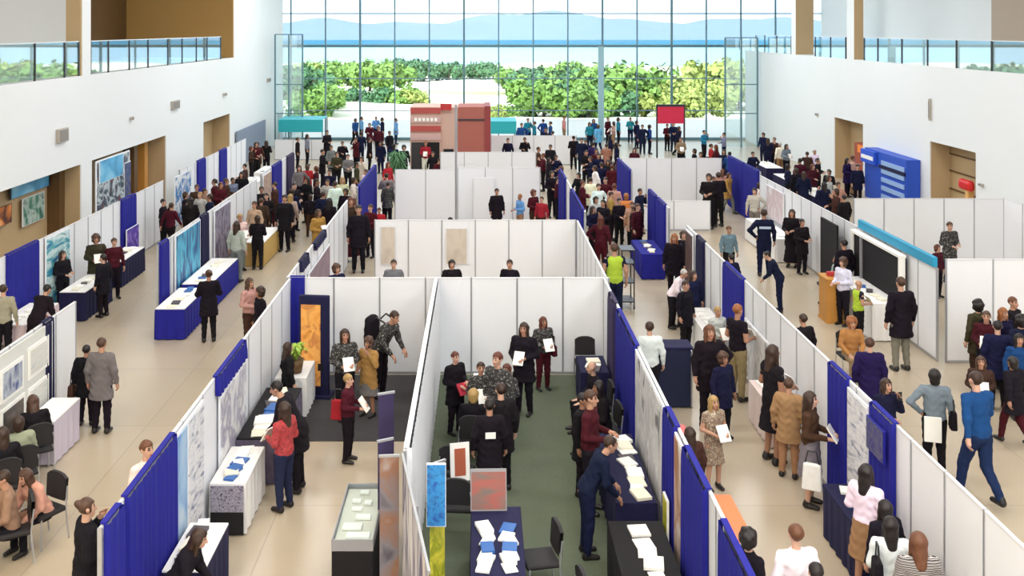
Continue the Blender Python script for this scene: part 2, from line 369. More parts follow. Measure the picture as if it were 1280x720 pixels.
for x in range(640, 752, 12): spots.append((x, rr.uniform(74, 84), 112, rr.uniform(105, 130), rr.choice((0, 1, 1))))
for x in range(680, 760, 12): spots.append((x, rr.uniform(96, 104), 146, rr.uniform(86, 95), rr.choice((0, 0, 1))))
for x in range(762, 812, 11): spots.append((x, rr.uniform(74, 90), 140, rr.uniform(86, 110), rr.choice((0, 0, 2))))
for x in (822, 838, 846, 860, 872): spots.append((x, rr.uniform(92, 112), 146, rr.uniform(88, 105), 2))
for x in (650, 656, 620, 632): spots.append((x, 130, 150, 84, rr.choice((2, 0))))
for x in (890, 905, 925, 950, 975, 1000, 1030): spots.append((x, rr.uniform(70, 80), 130, rr.uniform(95, 120), rr.choice((0, 2))))
for x in (370, 350, 330, 300, 270): spots.append((x, rr.uniform(72, 80), 130, rr.uniform(95, 120), rr.choice((0, 1))))
kn = ['bright green', 'dark green', 'yellowish green']
for i, (x, yt, yb, D, k) in enumerate(spots):
    D = min(range(84, 400), key=lambda d: abs(VY+F*(EYE-np.interp(d, [p[0] for p in prof], [p[1] for p in prof]))/d-yb)) if yb < 146 else 84+i%5*2
    s = F/D; z0 = float(np.interp(D, [p[0] for p in prof], [p[1] for p in prof]))-.7; z1 = EYE-(yt-VY)/s; H = z1-z0
    t = empty('tree', ((x-VX)/s, D, z0), rr.uniform(0, 6)); t.scale = (H*.85, H*.85, H/1.15)
    place = 'on the left' if x < 500 else ('in the middle' if x < 680 else 'on the right')
    tag(t, f'{kn[k]} bushy tree outside the window wall, {place}', 'tree', f'{kn[k]} trees outside {place}')
    link(bpy.data.objects.new('crown', CR[k][i % 2]), t); link(bpy.data.objects.new('trunk', TR), t)
# ------------------------------------------------------------ people: bodies and clothes as smooth surfaces round a posed skeleton
def surf_nets(Fv, org, h):
    ins = Fv < 0; nx, ny, nz = Fv.shape
    acc = np.zeros((nx-1, ny-1, nz-1, 3)); cnt = np.zeros((nx-1, ny-1, nz-1))
    for ax in range(3):
        sl0 = [slice(None)]*3; sl1 = [slice(None)]*3; sl0[ax] = slice(0, -1); sl1[ax] = slice(1, None)
        a, b = Fv[tuple(sl0)], Fv[tuple(sl1)]; cr = ins[tuple(sl0)] != ins[tuple(sl1)]
        t = np.where(cr, a/np.where(a == b, 1, a-b), 0)
        o1, o2 = [q for q in range(3) if q != ax]
        for d1 in (0, 1):
            for d2 in (0, 1):
                s = [None]*3; s[ax] = slice(None)
                s[o1] = slice(d1, Fv.shape[o1]-1+d1); s[o2] = slice(d2, Fv.shape[o2]-1+d2)
                c = cr[tuple(s)]; tt = t[tuple(s)]
                acc[..., ax] += np.where(c, tt, 0); acc[..., o1] += c*d1; acc[..., o2] += c*d2; cnt += c
    act = cnt > 0; idx = -np.ones(act.shape, int); idx[act] = np.arange(act.sum())
    ii = np.argwhere(act); V = (ii + acc[act]/cnt[act][:, None])*h + org
    faces = []
    for ax in range(3):
        o1, o2 = [(1, 2), (2, 0), (0, 1)][ax]
        sl0 = [slice(1, -1)]*3; sl1 = [slice(1, -1)]*3; sl0[ax] = slice(0, -1); sl1[ax] = slice(1, None)
        a, b = ins[tuple(sl0)], ins[tuple(sl1)]
        for sgn in (0, 1):
            w_ = np.argwhere((a & ~b) if sgn == 0 else (~a & b))
            base = w_.copy(); base[:, o1] += 1; base[:, o2] += 1
            q = []
            for d1, d2 in ((-1, -1), (0, -1), (0, 0), (-1, 0)):
                p = base.copy(); p[:, o1] += d1; p[:, o2] += d2
                q.append(idx[p[:, 0], p[:, 1], p[:, 2]])
            q = np.stack(q, 1)
            if sgn: q = q[:, ::-1]
            faces.append(q)
    fa = np.concatenate(faces); return V, fa[(fa >= 0).all(1)]
def sdf_mesh(name, prims, lo, hi, h, mats, k=.03, cut=None, wr=0.0, post=None, extra=None):
    """prims: (a, b, ra, rb, side, squash) round cones, smoothly united"""
    lo = np.array(lo, float); hi = np.array(hi, float); N = np.ceil((hi-lo)/h).astype(int)+1
    g = np.stack(np.meshgrid(*[lo[i]+np.arange(N[i])*h for i in range(3)], indexing='ij'), -1)
    D = None
    for pr in prims:
        a, b, ra, rb = np.array(pr[0], float), np.array(pr[1], float), pr[2], pr[3]
        G = g
        if len(pr) > 4 and pr[4] is not None:
            s = np.array(pr[4], float); s /= np.linalg.norm(s); kk = 1-1/pr[5]
            c = (a+b)/2; G = g - ((g-c)@s)[..., None]*s*kk
            a = a-((a-c)@s)*s*kk; b = b-((b-c)@s)*s*kk
        ab = b-a; L = max(ab@ab, 1e-9); t = np.clip(((G-a)@ab)/L, 0, 1)
        d = np.linalg.norm(G-a-t[..., None]*ab, axis=-1) - (ra+(rb-ra)*t)
        if D is None: D = d
        else:
            hh = np.clip(.5+.5*(D-d)/k, 0, 1); D = D*(1-hh)+d*hh-k*hh*(1-hh)
    if wr: D = D + wr*np.sin(g[..., 2]*46+np.sin(g[..., 0]*21)*2)*np.sin(g[..., 0]*25+g[..., 1]*31+1)
    if cut is not None:
        for c in cut: D = np.maximum(D, c(g))
    D[0] = D[-1] = 1; D[:, 0] = D[:, -1] = 1; D[:, :, 0] = D[:, :, -1] = 1
    V, Fa = surf_nets(D, lo, h)
    v = [tuple(p) for p in V.tolist()]; f = [tuple(q) for q in Fa.tolist()]; mi = None
    if extra:
        b0 = len(v); v += extra.v; f += [tuple(i+b0 for i in q) for q in extra.f]
    me = bpy.data.meshes.new(name); me.from_pydata(v, [], f); me.update()
    for m_ in mats: me.materials.append(m_)
    me.polygons.foreach_set('use_smooth', [True]*len(me.polygons))
    if post: post(me)
    return me
PZ = .93
def skeleton(pose):
    lean = dict(lean=28, bend=62, sit=8, sitlean=25, walk=4).get(pose, 0)*PI/180
    dz = -.42 if pose.startswith('sit') else 0
    c, s = math.cos(lean), math.sin(lean)
    def U(p):
        x, y, z = p; z -= PZ; return np.array((x, y*c - z*s, PZ + z*c + y*s + dz))
    J = {'U': U, 'lean': lean, 'dz': dz, 'c': c, 's': s}
    arms = dict(stand=[((.25, .03, 1.15), (.27, -.03, .90)), ((.25, .03, 1.15), (.27, -.04, .90))],
        walk=[((.25, .10, 1.16), (.28, .14, .93)), ((.25, -.08, 1.16), (.26, -.24, .98))],
        hold=[((.24, .02, 1.14), (.10, -.26, 1.14)), ((.24, .02, 1.14), (.10, -.27, 1.10))],
        phone=[((.25, -.08, 1.18), (.13, -.17, 1.42)), ((.25, .02, 1.15), (.10, -.25, 1.12))],
        cross=[((.26, -.05, 1.15), (-.05, -.19, 1.19)), ((.26, -.05, 1.15), (-.05, -.22, 1.15))],
        hip=[((.38, .06, 1.19), (.21, -.02, 1.0)), ((.25, .03, 1.15), (.27, -.04, .90))],
        point=[((.30, -.18, 1.30), (.25, -.42, 1.33)), ((.25, .03, 1.15), (.16, -.2, 1.05))],
        lean=[((.23, -.15, 1.19), (.16, -.38, 1.12)), ((.23, -.12, 1.18), (.17, -.36, 1.08))],
        bend=[((.22, -.20, 1.22), (.15, -.40, 1.28)), ((.22, -.20, 1.22), (.15, -.42, 1.25))],
        sit=[((.24, -.06, 1.15), (.12, -.30, 1.05)), ((.24, -.06, 1.15), (.13, -.31, 1.04))],
        sitlean=[((.24, -.12, 1.18), (.13, -.36, 1.12)), ((.24, -.12, 1.18), (.13, -.36, 1.12))])[pose]
    J['sh'] = [U((.175*q, .01, 1.40)) for q in (1, -1)]
    J['el'] = [U((arms[i][0][0]*q, *arms[i][0][1:])) for i, q in enumerate((1, -1))]
    J['wr'] = [U((arms[i][1][0]*q, *arms[i][1][1:])) for i, q in enumerate((1, -1))]
    J['hip'] = [np.array((.088*q, .0, .88+dz)) for q in (1, -1)]
    if pose.startswith('sit'):
        J['kn'] = [np.array((.11*q, -.42, .50)) for q in (1, -1)]; J['an'] = [np.array((.11*q, -.40, .085)) for q in (1, -1)]
    elif pose == 'walk':
        J['kn'] = [np.array((.09, -.17, .49)), np.array((-.09, .04, .49))]; J['an'] = [np.array((.09, -.24, .085)), np.array((-.09, .30, .16))]
    else:
        J['kn'] = [np.array((.10*q, -.015, .48)) for q in (1, -1)]; J['an'] = [np.array((.115*q, .02, .085)) for q in (1, -1)]
    J['head'] = U((0, -.015, 1.615))
    return J
SX = (1, 0, 0)
def torso(J, o=0):
    U = J['U']; d = J['dz']
    return [(U((0, .0, .97)), U((0, 0, 1.10)), .105+o, .098+o, SX, 1.42), (U((0, 0, 1.10)), U((0, .0, 1.32)), .098+o, .112+o, SX, 1.45),
            (U((.11, .015, 1.385)), U((-.11, .015, 1.385)), .068+o, .068+o), (U((0, 0, .90)), U((0, .01, .99)), .112+o, .108+o, SX, 1.42)]
def arm(J, i, o=0, full=1):
    return [(J['sh'][i], J['el'][i], .056+o, .043+o), (J['el'][i], J['wr'][i], .042+o, .028+o*(.8 if full else 1))]
def leg(J, i, o=0):
    return [(J['hip'][i], J['kn'][i], .092+o, .058+o), (J['kn'][i], J['an'][i], .058+o, .038+o)]
def ext(J, pad=.12):
    P = [J['head'], *J['sh'], *J['el'], *J['wr'], *J['hip'], *J['kn'], *J['an'], J['head']+np.array((0, 0, .12))]
    P = np.array(P); lo = P.min(0)-pad-.06; hi = P.max(0)+pad+.06; lo[2] = max(lo[2], -.03); return lo, hi
BC = {}
def head_frame(J):
    c, s = math.cos(J['lean']*.6), math.sin(J['lean']*.6); h = J['head']
    def H(p):
        x, y, z = p; return h + np.array((x, y*c - z*s, z*c + y*s))
    def Hinv(g):
        q = g-h; return np.stack((q[..., 0], q[..., 1]*c+q[..., 2]*s, q[..., 2]*c-q[..., 1]*s), -1)
    return H, Hinv
def body_mesh(pose):
    key = ('body', pose)
    if key in BC: return BC[key]
    J = skeleton(pose); H, Hinv = head_frame(J); U = J['U']
    pr = torso(J)[:]
    for i in (0, 1): pr += arm(J, i)+leg(J, i)
    pr += [(U((0, .01, 1.43)), H((0, .01, -.05)), .052, .05), (H((0, .018, .03)), H((0, .0, .015)), .082, .078, SX, .93), (H((0, -.03, -.035)), H((0, -.045, -.07)), .056, .036, SX, 1.0)]
    for q in (1, -1): pr.append((H((.075*q, .01, -.01)), H((.082*q, .015, .015)), .014, .016))
    pr.append((H((0, -.088, .005)), H((0, -.098, -.022)), .009, .014))
    ex = MB()
    for i, q in ((0, 1), (1, -1)):
        wv = Vector(J['wr'][i]); dv = (wv-Vector(J['el'][i])).normalized()
        side = dv.cross(Vector((0, 0, 1)) if abs(dv.z) < .8 else Vector((1, 0, 0)) if pose != 'x' else Vector((0, 1, 0))).normalized()
        nr = side.cross(dv).normalized()
        if abs(dv.z) > .8: side, nr = Vector((0, 1, 0)), Vector((-q, 0, 0))
        elif nr.z > 0: nr = -nr
        palm = wv+dv*.075
        pr.append((wv+dv*.01, palm, .024, .030, side, 1.3))
        inward = Vector((-q, 0, 0)); ts = side if side.dot(inward) > 0 or abs(dv.z) > .8 and side.y < 0 else -side
        for k, (o, L) in enumerate(((-.030, .062), (-.010, .075), (.010, .080), (.030, .070))):
            b0 = palm+dv*.005+ts*o; ex.tube([b0, b0+dv*(L*.5)+nr*.008, b0+dv*(L*.85)+nr*.028, b0+dv*L*.95+nr*.045], [.0105, .0095, .0085, .006], 6)
        b0 = wv+dv*.03+ts*.026; ex.tube([b0, b0+dv*.02+ts*.028, b0+dv*.05+ts*.04+nr*.01], [.0125, .011, .008], 6)
    for i in (0, 1):
        a = J['an'][i]; pr.append((a+np.array((0, .02, -.035)), a+np.array((0, -.14, -.055)), .036, .026))
    def post(me):
        n_ = len(me.polygons); cen = np.empty(n_*3); me.polygons.foreach_get('center', cen); cen = Hinv(cen.reshape(-1, 3))
        mi = np.zeros(n_, int); x, y, z = cen[:, 0], cen[:, 1], cen[:, 2]; front = y < -.055
        eye = front & (((np.abs(x)-.031)/.015)**2+((z-.022)/.009)**2 < 1); brow = front & (np.abs(np.abs(x)-.032) < .02) & (np.abs(z-.045) < .006)
        lip = front & (np.abs(x) < .024) & (np.abs(z+.052) < .009)
        mi[eye | brow] = 1; mi[lip] = 2; me.polygons.foreach_set('material_index', mi)
    lo, hi = ext(J)
    BC[key] = sdf_mesh('body', pr, lo, hi, .0125, [M_skin, M_eye, M_lip], k=.022, post=post, extra=ex)
    return BC[key]
def shirt_mesh(pose, kind, m_):
    """kind: shirt, coat (to mid-thigh), tee (short sleeves), vest, dress (to the knee)"""
    key = (kind, pose, m_.name)
    if key in BC: return BC[key]
    J = skeleton(pose); U = J['U']; o = .022 if kind == 'coat' else .014; pr = torso(J, o)
    H, Hinv = head_frame(J)
    if J['lean'] > .3: pr.append((U((0, .0, .95)), U((0, 0, .88)), .115+o, .115+o, SX, 1.42))
    for i in (0, 1):
        if kind in ('tee', 'dress'): pr.append((J['sh'][i], J['sh'][i]*.55+J['el'][i]*.45, .062, .055))
        elif kind == 'vest': pr.append((J['sh'][i], J['sh'][i]*.9+J['el'][i]*.1, .058, .056))
        else: pr += arm(J, i, o)
    if kind in ('shirt', 'coat', 'dress'): pr.append((U((0, .015, 1.40)), U((0, .0, 1.455)), .062+o, .052+o))
    d = J['dz']
    if not pose.startswith('sit'):
        if kind == 'coat': pr.append(((0, .0, .97), (0, .01, .66), .14, .165, SX, 1.38))
        if kind == 'dress': pr.append(((0, .0, .98), (0, .01, .5), .12, .185, SX, 1.2))
    bottom = dict(coat=.64, dress=.50).get(kind, .885)
    c, s = J['c'], J['s']
    def neck(g): return (g[..., 1]*(-s)+(g[..., 2]-PZ-d)*c) + PZ - 1.475
    if bottom > .8:
        cut = [neck, lambda g: -((g[..., 1]*(-s)+(g[..., 2]-PZ-d)*c) + PZ - bottom) if not (pose.startswith('sit')) else (.50-g[..., 2])]
    else: cut = [neck, (lambda g: bottom-g[..., 2]) if not pose.startswith('sit') else (lambda g: .5-g[..., 2])]
    for i in (0, 1):
        if kind in ('shirt', 'coat'):
            w_ = np.array(J['wr'][i]); dv = w_-J['el'][i]; dv = dv/np.linalg.norm(dv)
            cut.append(lambda g, w_=w_, dv=dv: np.where(np.linalg.norm(g-w_, axis=-1) < .12, (g-w_)@dv-.0, -1))
    lo, hi = ext(J)
    BC[key] = sdf_mesh(kind, pr, lo, hi, .015, [m_], k=.03, cut=cut, wr=.006)
    return BC[key]
def pants_mesh(pose, kind):
    key = (kind, pose)
    if key in BC: return BC[key]
    J = skeleton(pose); U = J['U']; o = .012; d = J['dz']
    pr = [((0, 0, .90+d), (0, .01, .96+d), .122, .115, SX, 1.40)]
    if kind == 'skirt' and d == 0: pr.append(((0, .0, .99), (0, .01, .5), .132, .18, SX, 1.35))
    elif kind == 'longskirt' and d == 0: pr.append(((0, .0, .97), (0, .01, .2), .12, .22, SX, 1.15))
    else:
        for i in (0, 1): pr += leg(J, i, o+.004)
    pr.append((U((0, .0, .92)), U((0, .0, 1.02)), .116, .112, SX, 1.42))
    low = {'skirt': .49 if d == 0 else .3, 'longskirt': .16, 'shorts': .5}.get(kind, .07)
    lo, hi = ext(J)
    BC[key] = sdf_mesh(kind, pr, lo, hi, .015, [M_cloth], k=.025, cut=[lambda g: low-g[..., 2], lambda g: (-J['s']*g[..., 1]+J['c']*(g[..., 2]-PZ-d))-.10], wr=.005)
    return BC[key]
def shoe_mesh(pose, i):
    key = ('shoe', pose, i)
    if key in BC: return BC[key]
    J = skeleton(pose); a = J['an'][i]
    pr = [(a+np.array((0, .025, -.035)), a+np.array((0, -.15, -.053)), .047, .036, SX, 1.05), (a+np.array((0, .02, -.03)), a+np.array((0, .01, .01)), .045, .046)]
    BC[key] = sdf_mesh('shoe', pr, a-np.array((.08, .26, .1)), a+np.array((.08, .12, .07)), .012, [M_shoe], k=.02, cut=[lambda g: (a[2]-.083)-g[..., 2]])
    return BC[key]
def hair_mesh(pose, kind):
    key = ('hair'+kind, pose)
    if key in BC: return BC[key]
    J = skeleton(pose); H, Hinv = head_frame(J)
    pr = [(H((0, .022, .038)), H((0, .012, .03)), .092, .092, SX, .93)]
    if kind == 'curly': pr = [(H((0, .03, .045)), H((0, .03, -.01)), .115, .11)]
    if kind == 'long': pr += [(H((0, .05, .02)), H((0, .085, -.24)), .075, .06, SX, 1.25), (H((.065, .0, .0)), H((.085, -.01, -.17)), .034, .022), (H((-.065, .0, .0)), H((-.085, -.01, -.17)), .034, .022)]
    if kind == 'bob': pr += [(H((0, .05, .02)), H((0, .055, -.07)), .085, .07, SX, 1.15)]
    if kind == 'bun': pr += [(H((0, .10, .07)), H((0, .115, .09)), .04, .035)]
    if kind == 'pony': pr += [(H((0, .09, .06)), H((0, .13, -.12)), .035, .022)]
    def face(g):
        q = Hinv(g); return np.minimum(np.minimum(-(q[..., 1]+.035), .062-q[..., 2]), .085-np.abs(q[..., 0])) if kind not in ('long', 'bob', 'curly') else np.minimum(np.minimum(-(q[..., 1]+.045), .058-q[..., 2]), .06-np.abs(q[..., 0]))
    def nape(g):
        q = Hinv(g); return (-.055-q[..., 2]) if kind in ('short', 'bun', 'pony') else (-.3-q[..., 2])
    def ears(g):
        q = Hinv(g); return np.minimum(.012-q[..., 2], .045-q[..., 1]) if kind == 'short' else np.full(q.shape[:-1], -1.)
    wr = .012 if kind == 'curly' else .004
    c = J['head']
    BC[key] = sdf_mesh('hair', pr, c-np.array((.19, .24, .36)), c+np.array((.19, .30, .22)), .0115, [M_hair], k=.03, cut=[face, nape, ears], wr=wr)
    return BC[key]
C = dict(black=(.010, .008, .012), navy=(.008, .010, .035), blue=(.012, .055, .19), skyblue=(.12, .30, .55), white=(.78, .77, .75), grey=(.17, .165, .16), lightgrey=(.42, .42, .42),
         maroon=(.06, .008, .015), red=(.34, .02, .03), brown=(.055, .026, .018), tan=(.30, .18, .10), gold=(.38, .20, .06), pink=(.50, .27, .24), purple=(.018, .009, .055),
         teal=(.02, .20, .28), lime=(.36, .50, .05), olive=(.04, .04, .022), beige=(.33, .28, .21), denim=(.018, .024, .05), orange=(.55, .20, .06), cream=(.6, .55, .42),
         greyblue=(.16, .20, .26), bluejean=(.012, .025, .065))
HC = dict(k=(.012, .008, .008), d=(.035, .017, .010), b=(.065, .030, .017), g=(.12, .045, .02), y=(.34, .22, .08), o=(.27, .095, .03), w=(.5, .48, .45), r=(.10, .026, .014))
SK = [(.46, .25, .165), (.42, .215, .14), (.56, .33, .24), (.32, .16, .10), (.19, .095, .06)]
PEOPLE = []; WALLY = []; WALLX = []; TABS = []
def clear_spot(x, y, r):
    for WX, ya, yb in WALLY:
        if ya-.25 < y < yb+.25 and abs(x-WX) < r: return False
    for WY_, xa, xb in WALLX:
        if xa-.2 < x < xb+.2 and abs(y-WY_) < .38: return False
    for x0, x1, y0, y1 in TABS:
        if x0-.2 < x < x1+.2 and y0-.2 < y < y1+.2: return False
    for p in PEOPLE:
        if (p[1]-x)**2+(p[2]-y)**2 < .2: return False
    return True
npn = [0]
def person(x, y, foot=None, pose='stand', rz=0, top=('shirt', 'black'), bot=('trousers', 'black'), hair=('short', 'd'), label='', group=None, h=None, skin=None, pat=None, xy=None):
    """x, y: crown of the head in the photo, foot: ground line under the person; rz: 0 faces the camera, 90 faces right"""
    npn[0] += 1; rr = random.Random(npn[0]*13)
    top_z = {'lean': 1.63, 'bend': 1.33, 'sit': 1.29, 'sitlean': 1.23}.get(pose, 1.725)
    if foot is not None:
        zz = EYE*(foot-y)/(foot-VY); sc_ = zz/top_z; sc_ = min(1.17, max(.86, sc_)); s = (y-VY)/(EYE-top_z*sc_)
        s = .5*s + .5*(foot-VY)/EYE
    else:
        sc_ = (h or rr.uniform(1.62, 1.78))/1.725; s = (y-VY)/(EYE-top_z*sc_)
    X, Y = (x-VX)/s, F/s
    a = math.radians(rz)
    off = {'lean': .40, 'bend': .72, 'sit': .1, 'sitlean': .3}.get(pose, 0)*sc_       # the head leans out ahead of the feet
    X -= off*math.sin(a); Y += off*math.cos(a)
    if xy: X, Y = xy
    if not xy:
        best = None
        for dy in (0, .15, -.15, .3, -.3, .45, -.45, .6, -.6, .8, -.8, 1.0, -1.0):
            for dx in (0, .1, -.1, .2, -.2, .3, -.3, .42, -.42):
                c_ = abs(dy)*.5+abs(dx)
                if best and c_ >= best[0]: continue
                y2 = Y+dy; x2 = X*y2/Y+dx
                if clear_spot(x2, y2, .43 if bot and bot[0] != 'longskirt' and top[0] != 'dress' else .46): best = (c_, x2, y2)
        if best: X, Y = best[1:]
    t = empty('person', (X, Y, .001), a); t.scale = (sc_,)*3
    tag(t, label, 'person', group)
    def part(name, me, col=None):
        o = bpy.data.objects.new(name, me); link(o, t)
        if col is not None: o.color = (*col, 1)
        return o
    bo = part('body', body_mesh(pose), skin or SK[rr.choice((0, 0, 1, 2, 2, 3))])
    if hair[0] != 'none': part('hair', hair_mesh(pose, hair[0]), HC[hair[1]])
    j = lambda c: tuple(v*rr.uniform(.85, 1.15) for v in c)
    part(dict(shirt='shirt', coat='coat', tee='t_shirt', vest='vest', dress='dress')[top[0]], shirt_mesh(pose, top[0], pat or M_cloth), j(C[top[1]]))
    if top[0] == 'vest' : part('shirt', shirt_mesh(pose, 'tee', M_cloth), j(C['navy'])).scale = (.985, .985, 1)
    if top[0] != 'dress' and bot: part({'trousers': 'trousers', 'skirt': 'skirt', 'longskirt': 'skirt'}[bot[0]], pants_mesh(pose, bot[0]), j(C[bot[1]]))
    elif top[0] == 'dress' and pose.startswith('sit'): part('skirt', pants_mesh(pose, 'trousers'), j(C[top[1]]))
    for i in (0, 1): part('shoe', shoe_mesh(pose, i))
    PEOPLE.append((t, X, Y, sc_, a, pose))
    if pose == 'hold' and npn[0] % 3 and len(label.split()) <= 12 and 'folder' not in label and 'sheets' not in label:
        held(t, 'held_papers', M_paper, (.2, .02, .26), 'papers held by the '+label)
    return t
# ------------------------------------------------------------ things people carry
def local(t, p):
    a = t.rotation_euler[2]; s = t.scale[0]; c, n_ = math.cos(a), math.sin(a)
    return Vector((t.location.x+s*(p[0]*c-p[1]*n_), t.location.y+s*(p[0]*n_+p[1]*c), p[2]*s))
def backpack(t, col, label, p=(0, .21, 1.18), big=1):
    e = empty('backpack', local(t, p), t.rotation_euler[2]); tag(e, label, 'backpack')
    me = BC.get(('bp',)) or sdf_mesh('sack', [((0, 0, -.12), (0, 0, .12), .10, .09, SX, 1.5), ((0, .06, -.1), (0, .06, -.02), .055, .05, SX, 1.6)], (-.25, -.2, -.3), (.25, .25, .3), .02, [M_cloth], wr=.005)
    BC[('bp',)] = me
    o = bpy.data.objects.new('sack', me); link(o, e); o.color = (*C[col], 1); e.scale = (big,)*3
    m = MB()
    for q in (-1, 1): m.tube([(q*.1, -.09, .14), (q*.12, -.17, .22), (q*.12, -.32, .16)], .014, 6)
    m.build('shoulder_strap', M_blackpl, e)
def handbag(t, col, label, p=(-.33, 0, .82), w_=.3, hh=.26):
    e = empty('bag', local(t, p), t.rotation_euler[2]); tag(e, label, 'bag')
    m = MB(); m.box((0, 0, 0), (.11, w_, hh), taper=.85); o = m.build('pouch', M_cloth, e, bevel=.025); o.color = (*C[col], 1)
    MB().tube([(0, -w_*.35, hh/2), (0, -w_*.2, hh/2+.18), (0, w_*.2, hh/2+.18), (0, w_*.35, hh/2)], .012, 6).build('strap', M_blackpl, e)
def held(t, name, m_, d, label, p=(0, -.33, 1.16), rx=-.6, cat=None):
    e = MB().box((0, 0, 0), d).build(name, m_, None, bevel=.004); e.location = local(t, p); e.rotation_euler = (rx, 0, t.rotation_euler[2]); tag(e, label, cat or name.replace('_', ' ')); return e
# ------------------------------------------------------------ booth walls
HP = 2.07
def wall_run(label, p0, p1, h=HP, side=1, drapes=(), panel=.95, name='booth_wall', group=None):
    """run of white panels between posts from p0 to p1; drapes = (d0, d1, material) hung on the given side, distances from p0"""
    p0 = Vector((*p0, 0)); p1 = Vector((*p1, 0)); L = (p1-p0).length; d = (p1-p0)/L; a = math.atan2(d.y, d.x)
    t = empty(name, p0, a); tag(t, label, 'booth wall', group); n_ = max(1, round(L/panel)); w_ = L/n_
    for i in range(n_):
        o = MB().box(((i+.5)*w_, 0, h/2+.02), (w_-.035, .03, h-.08)).build('panel', M_cool, t)
    for i in range(n_+1): MB().box((i*w_, 0, h/2), (.032, .05, h)).build('post', M_alu, t)
    MB().box((L/2, 0, h-.02), (L, .042, .035)).build('top_rail', mat('pale_rail2', (.72, .72, .75), .4), t)
    MB().box((L/2, 0, .03), (L, .042, .05)).build('bottom_rail', M_alu, t)
    for d0, d1, m_, *z in drapes: 
        z0, z1 = (z if z else (.04, h+.02)); drape_part(t, d0, d1, z0, z1, side*.05, m_)
        if not z or z1 > h-.1: MB().box(((d0+d1)/2, side*.02, h+.03), (abs(d1-d0), .07, .02)).build('drape_header', m_, t)
    return t
def drape_part(t, d0, d1, z0, z1, off, m_, name='drape', amp=.03):
    k = max(8, int(abs(d1-d0)*26)); rows = []
    for z, q in ((z1, .35), (z1-.12, .8), ((z0+z1)/2, 1), (z0, 1.2)):
        rows.append([(d0+(d1-d0)*i/k, off+math.copysign(1, off)*(.028+amp*q*(.5+.5*math.sin(i*1.45+1.1*math.sin(i*.4)))), z) for i in range(k+1)])
    m = MB().grid(rows); rows2 = [[(x, off*.5, z) for x, y, z in (r[0], r[-1])] for r in rows]
    m.grid([[r[0] for r in rows], [r[0] for r in rows2]]); m.grid([[r[-1] for r in rows], [r[1] for r in rows2]])
    return m.build(name, m_, t, smooth=True)
def wY(label, X, yf, yn, drapes=(), h=HP, **k):
    WALLY.append((X, yn, yf))
    """wall along the hall, visible face towards the middle; drapes given by their far and near distance"""
    sd = 1 if X < 0 else -1
    # direction p0(near)->p1(far) is +Y; local +y is -X, so the side flips
    return wall_run(label, (X, yn), (X, yf), h, -sd, [(b-yn, a-yn, m_, *z) for a, b, m_, *z in drapes], **k)
B_, N_, P_ = M_blue, M_navy, M_purple
wY('long white booth wall left of centre, blue drape at its near end', -4.05, 21.3, 10.66, [(13.1, 11.32, B_), (11.15, 10.7, B_), (17, 15.2, B_, 1.8, 2.1)])
wY('white booth wall left of centre with a dark mauve poster leaning on it', -4.12, 31, 21.4, [(23.6, 22.7, N_, 1.85, 2.1), (26.3, 24.6, N_, 1.92, 2.1)])
wY('short wall with a wide blue drape beside the far left aisle', -4.1, 39.5, 33.4, [(38.8, 33.5, B_)])
wY('white divider wall seen edge-on in the middle between the grey and green carpets', -.95, 21.3, 12.6, [(21.2, 12.65, M_cool)])
wY('long booth wall right of the green carpet with three blue drapes', 2.65, 21.3, 9.3, [(20.1, 19.3, P_), (18.9, 16.7, B_), (14.0, 13.3, B_), (12.7, 11.5, B_), (10.8, 9.35, B_)])
wY('white side wall joining the first and second white cross walls on the right', 2.7, 27.7, 21.45)
wY('white side wall with a blue drape right of the third cross wall', 3.05, 37.8, 29, [(37.6, 35.2, B_), (33, 29.2, B_)])
wY('long white booth wall on the right with royal blue drapes near the striped sweater', 5.6, 27, 9.2, [(25.6, 24.8, N_), (22.7, 21.1, B_), (15.9, 15.1, B_), (14.2, 13.4, B_)])
wY('short wall with blue drapes beside the blue table in the right aisle', 5.6, 33.2, 29.6, [(32.9, 31.6, B_), (31.4, 30.0, B_)])
wY('far narrow wall with one blue drape in the crowded right aisle', 5.65, 41, 37.2, [(40.6, 37.3, B_)])
wY('long plain white wall on the right, dark screen and podium before it', 10.15, 36.2, 22.2)
wY('far wall with the widest blue drapes, right of the black-coated group', 10.4, 41.8, 37.1, [(41.6, 39.3, B_), (39.2, 37.15, B_)])
wY('left wall row of booth panels with a broad blue drape at its near end', -11.1, 35, 20.6, [(25.0, 23.35, B_), (32.05, 30.8, B_)])
wY('far left wall booth panels with two narrow blue drapes', -11.3, 48.2, 37.6, [(40.9, 39.8, B_), (44.3, 43.2, B_)])
wY('near left booth wall covered by framed boards, white panel at its end', -7.9, 19.5, 14.0, [(18.35, 18.0, N_)])
wY('island booth wall on the left with a blue drape and blue poster', -7.9, 35.3, 24.5, [(25.15, 24.55, B_), (28.8, 28.1, N_)])
wY('far island booth wall on the left with a bright blue drape', -8.0, 43, 36.5, [(40.0, 38.3, B_), (42.6, 41.2, P_)])
def wX(label, Y, x0, x1, drapes=(), h=HP, **k):
    WALLX.append((Y, x0, x1)); return wall_run(label, (x0, Y), (x1, Y), h, -1, drapes, **k)
wX('nearest white cross wall at the back of the two carpeted booths', 21.38, -4.1, 2.75, [(.05, .36, B_)], panel=.93)
wX('second white cross wall with two tan notices', 27.8, -2.92, 2.66)
wX('third white cross wall, left part, beside the light pole', 37.7, -3.2, -.9)
wX('third white cross wall, right part', 38.3, -.85, 2.3)
wX('far white cross wall in front of the red kiosk', 43.0, -1.7, 2.4)
wX('tall white cross wall at the lower end of the cyan fascia', 22.1, 10.3, 16.5, h=2.3, panel=1.0)
wX('white cross wall under the second doorway of the right wall', 31.3, 11.7, 16.4, panel=1.0)
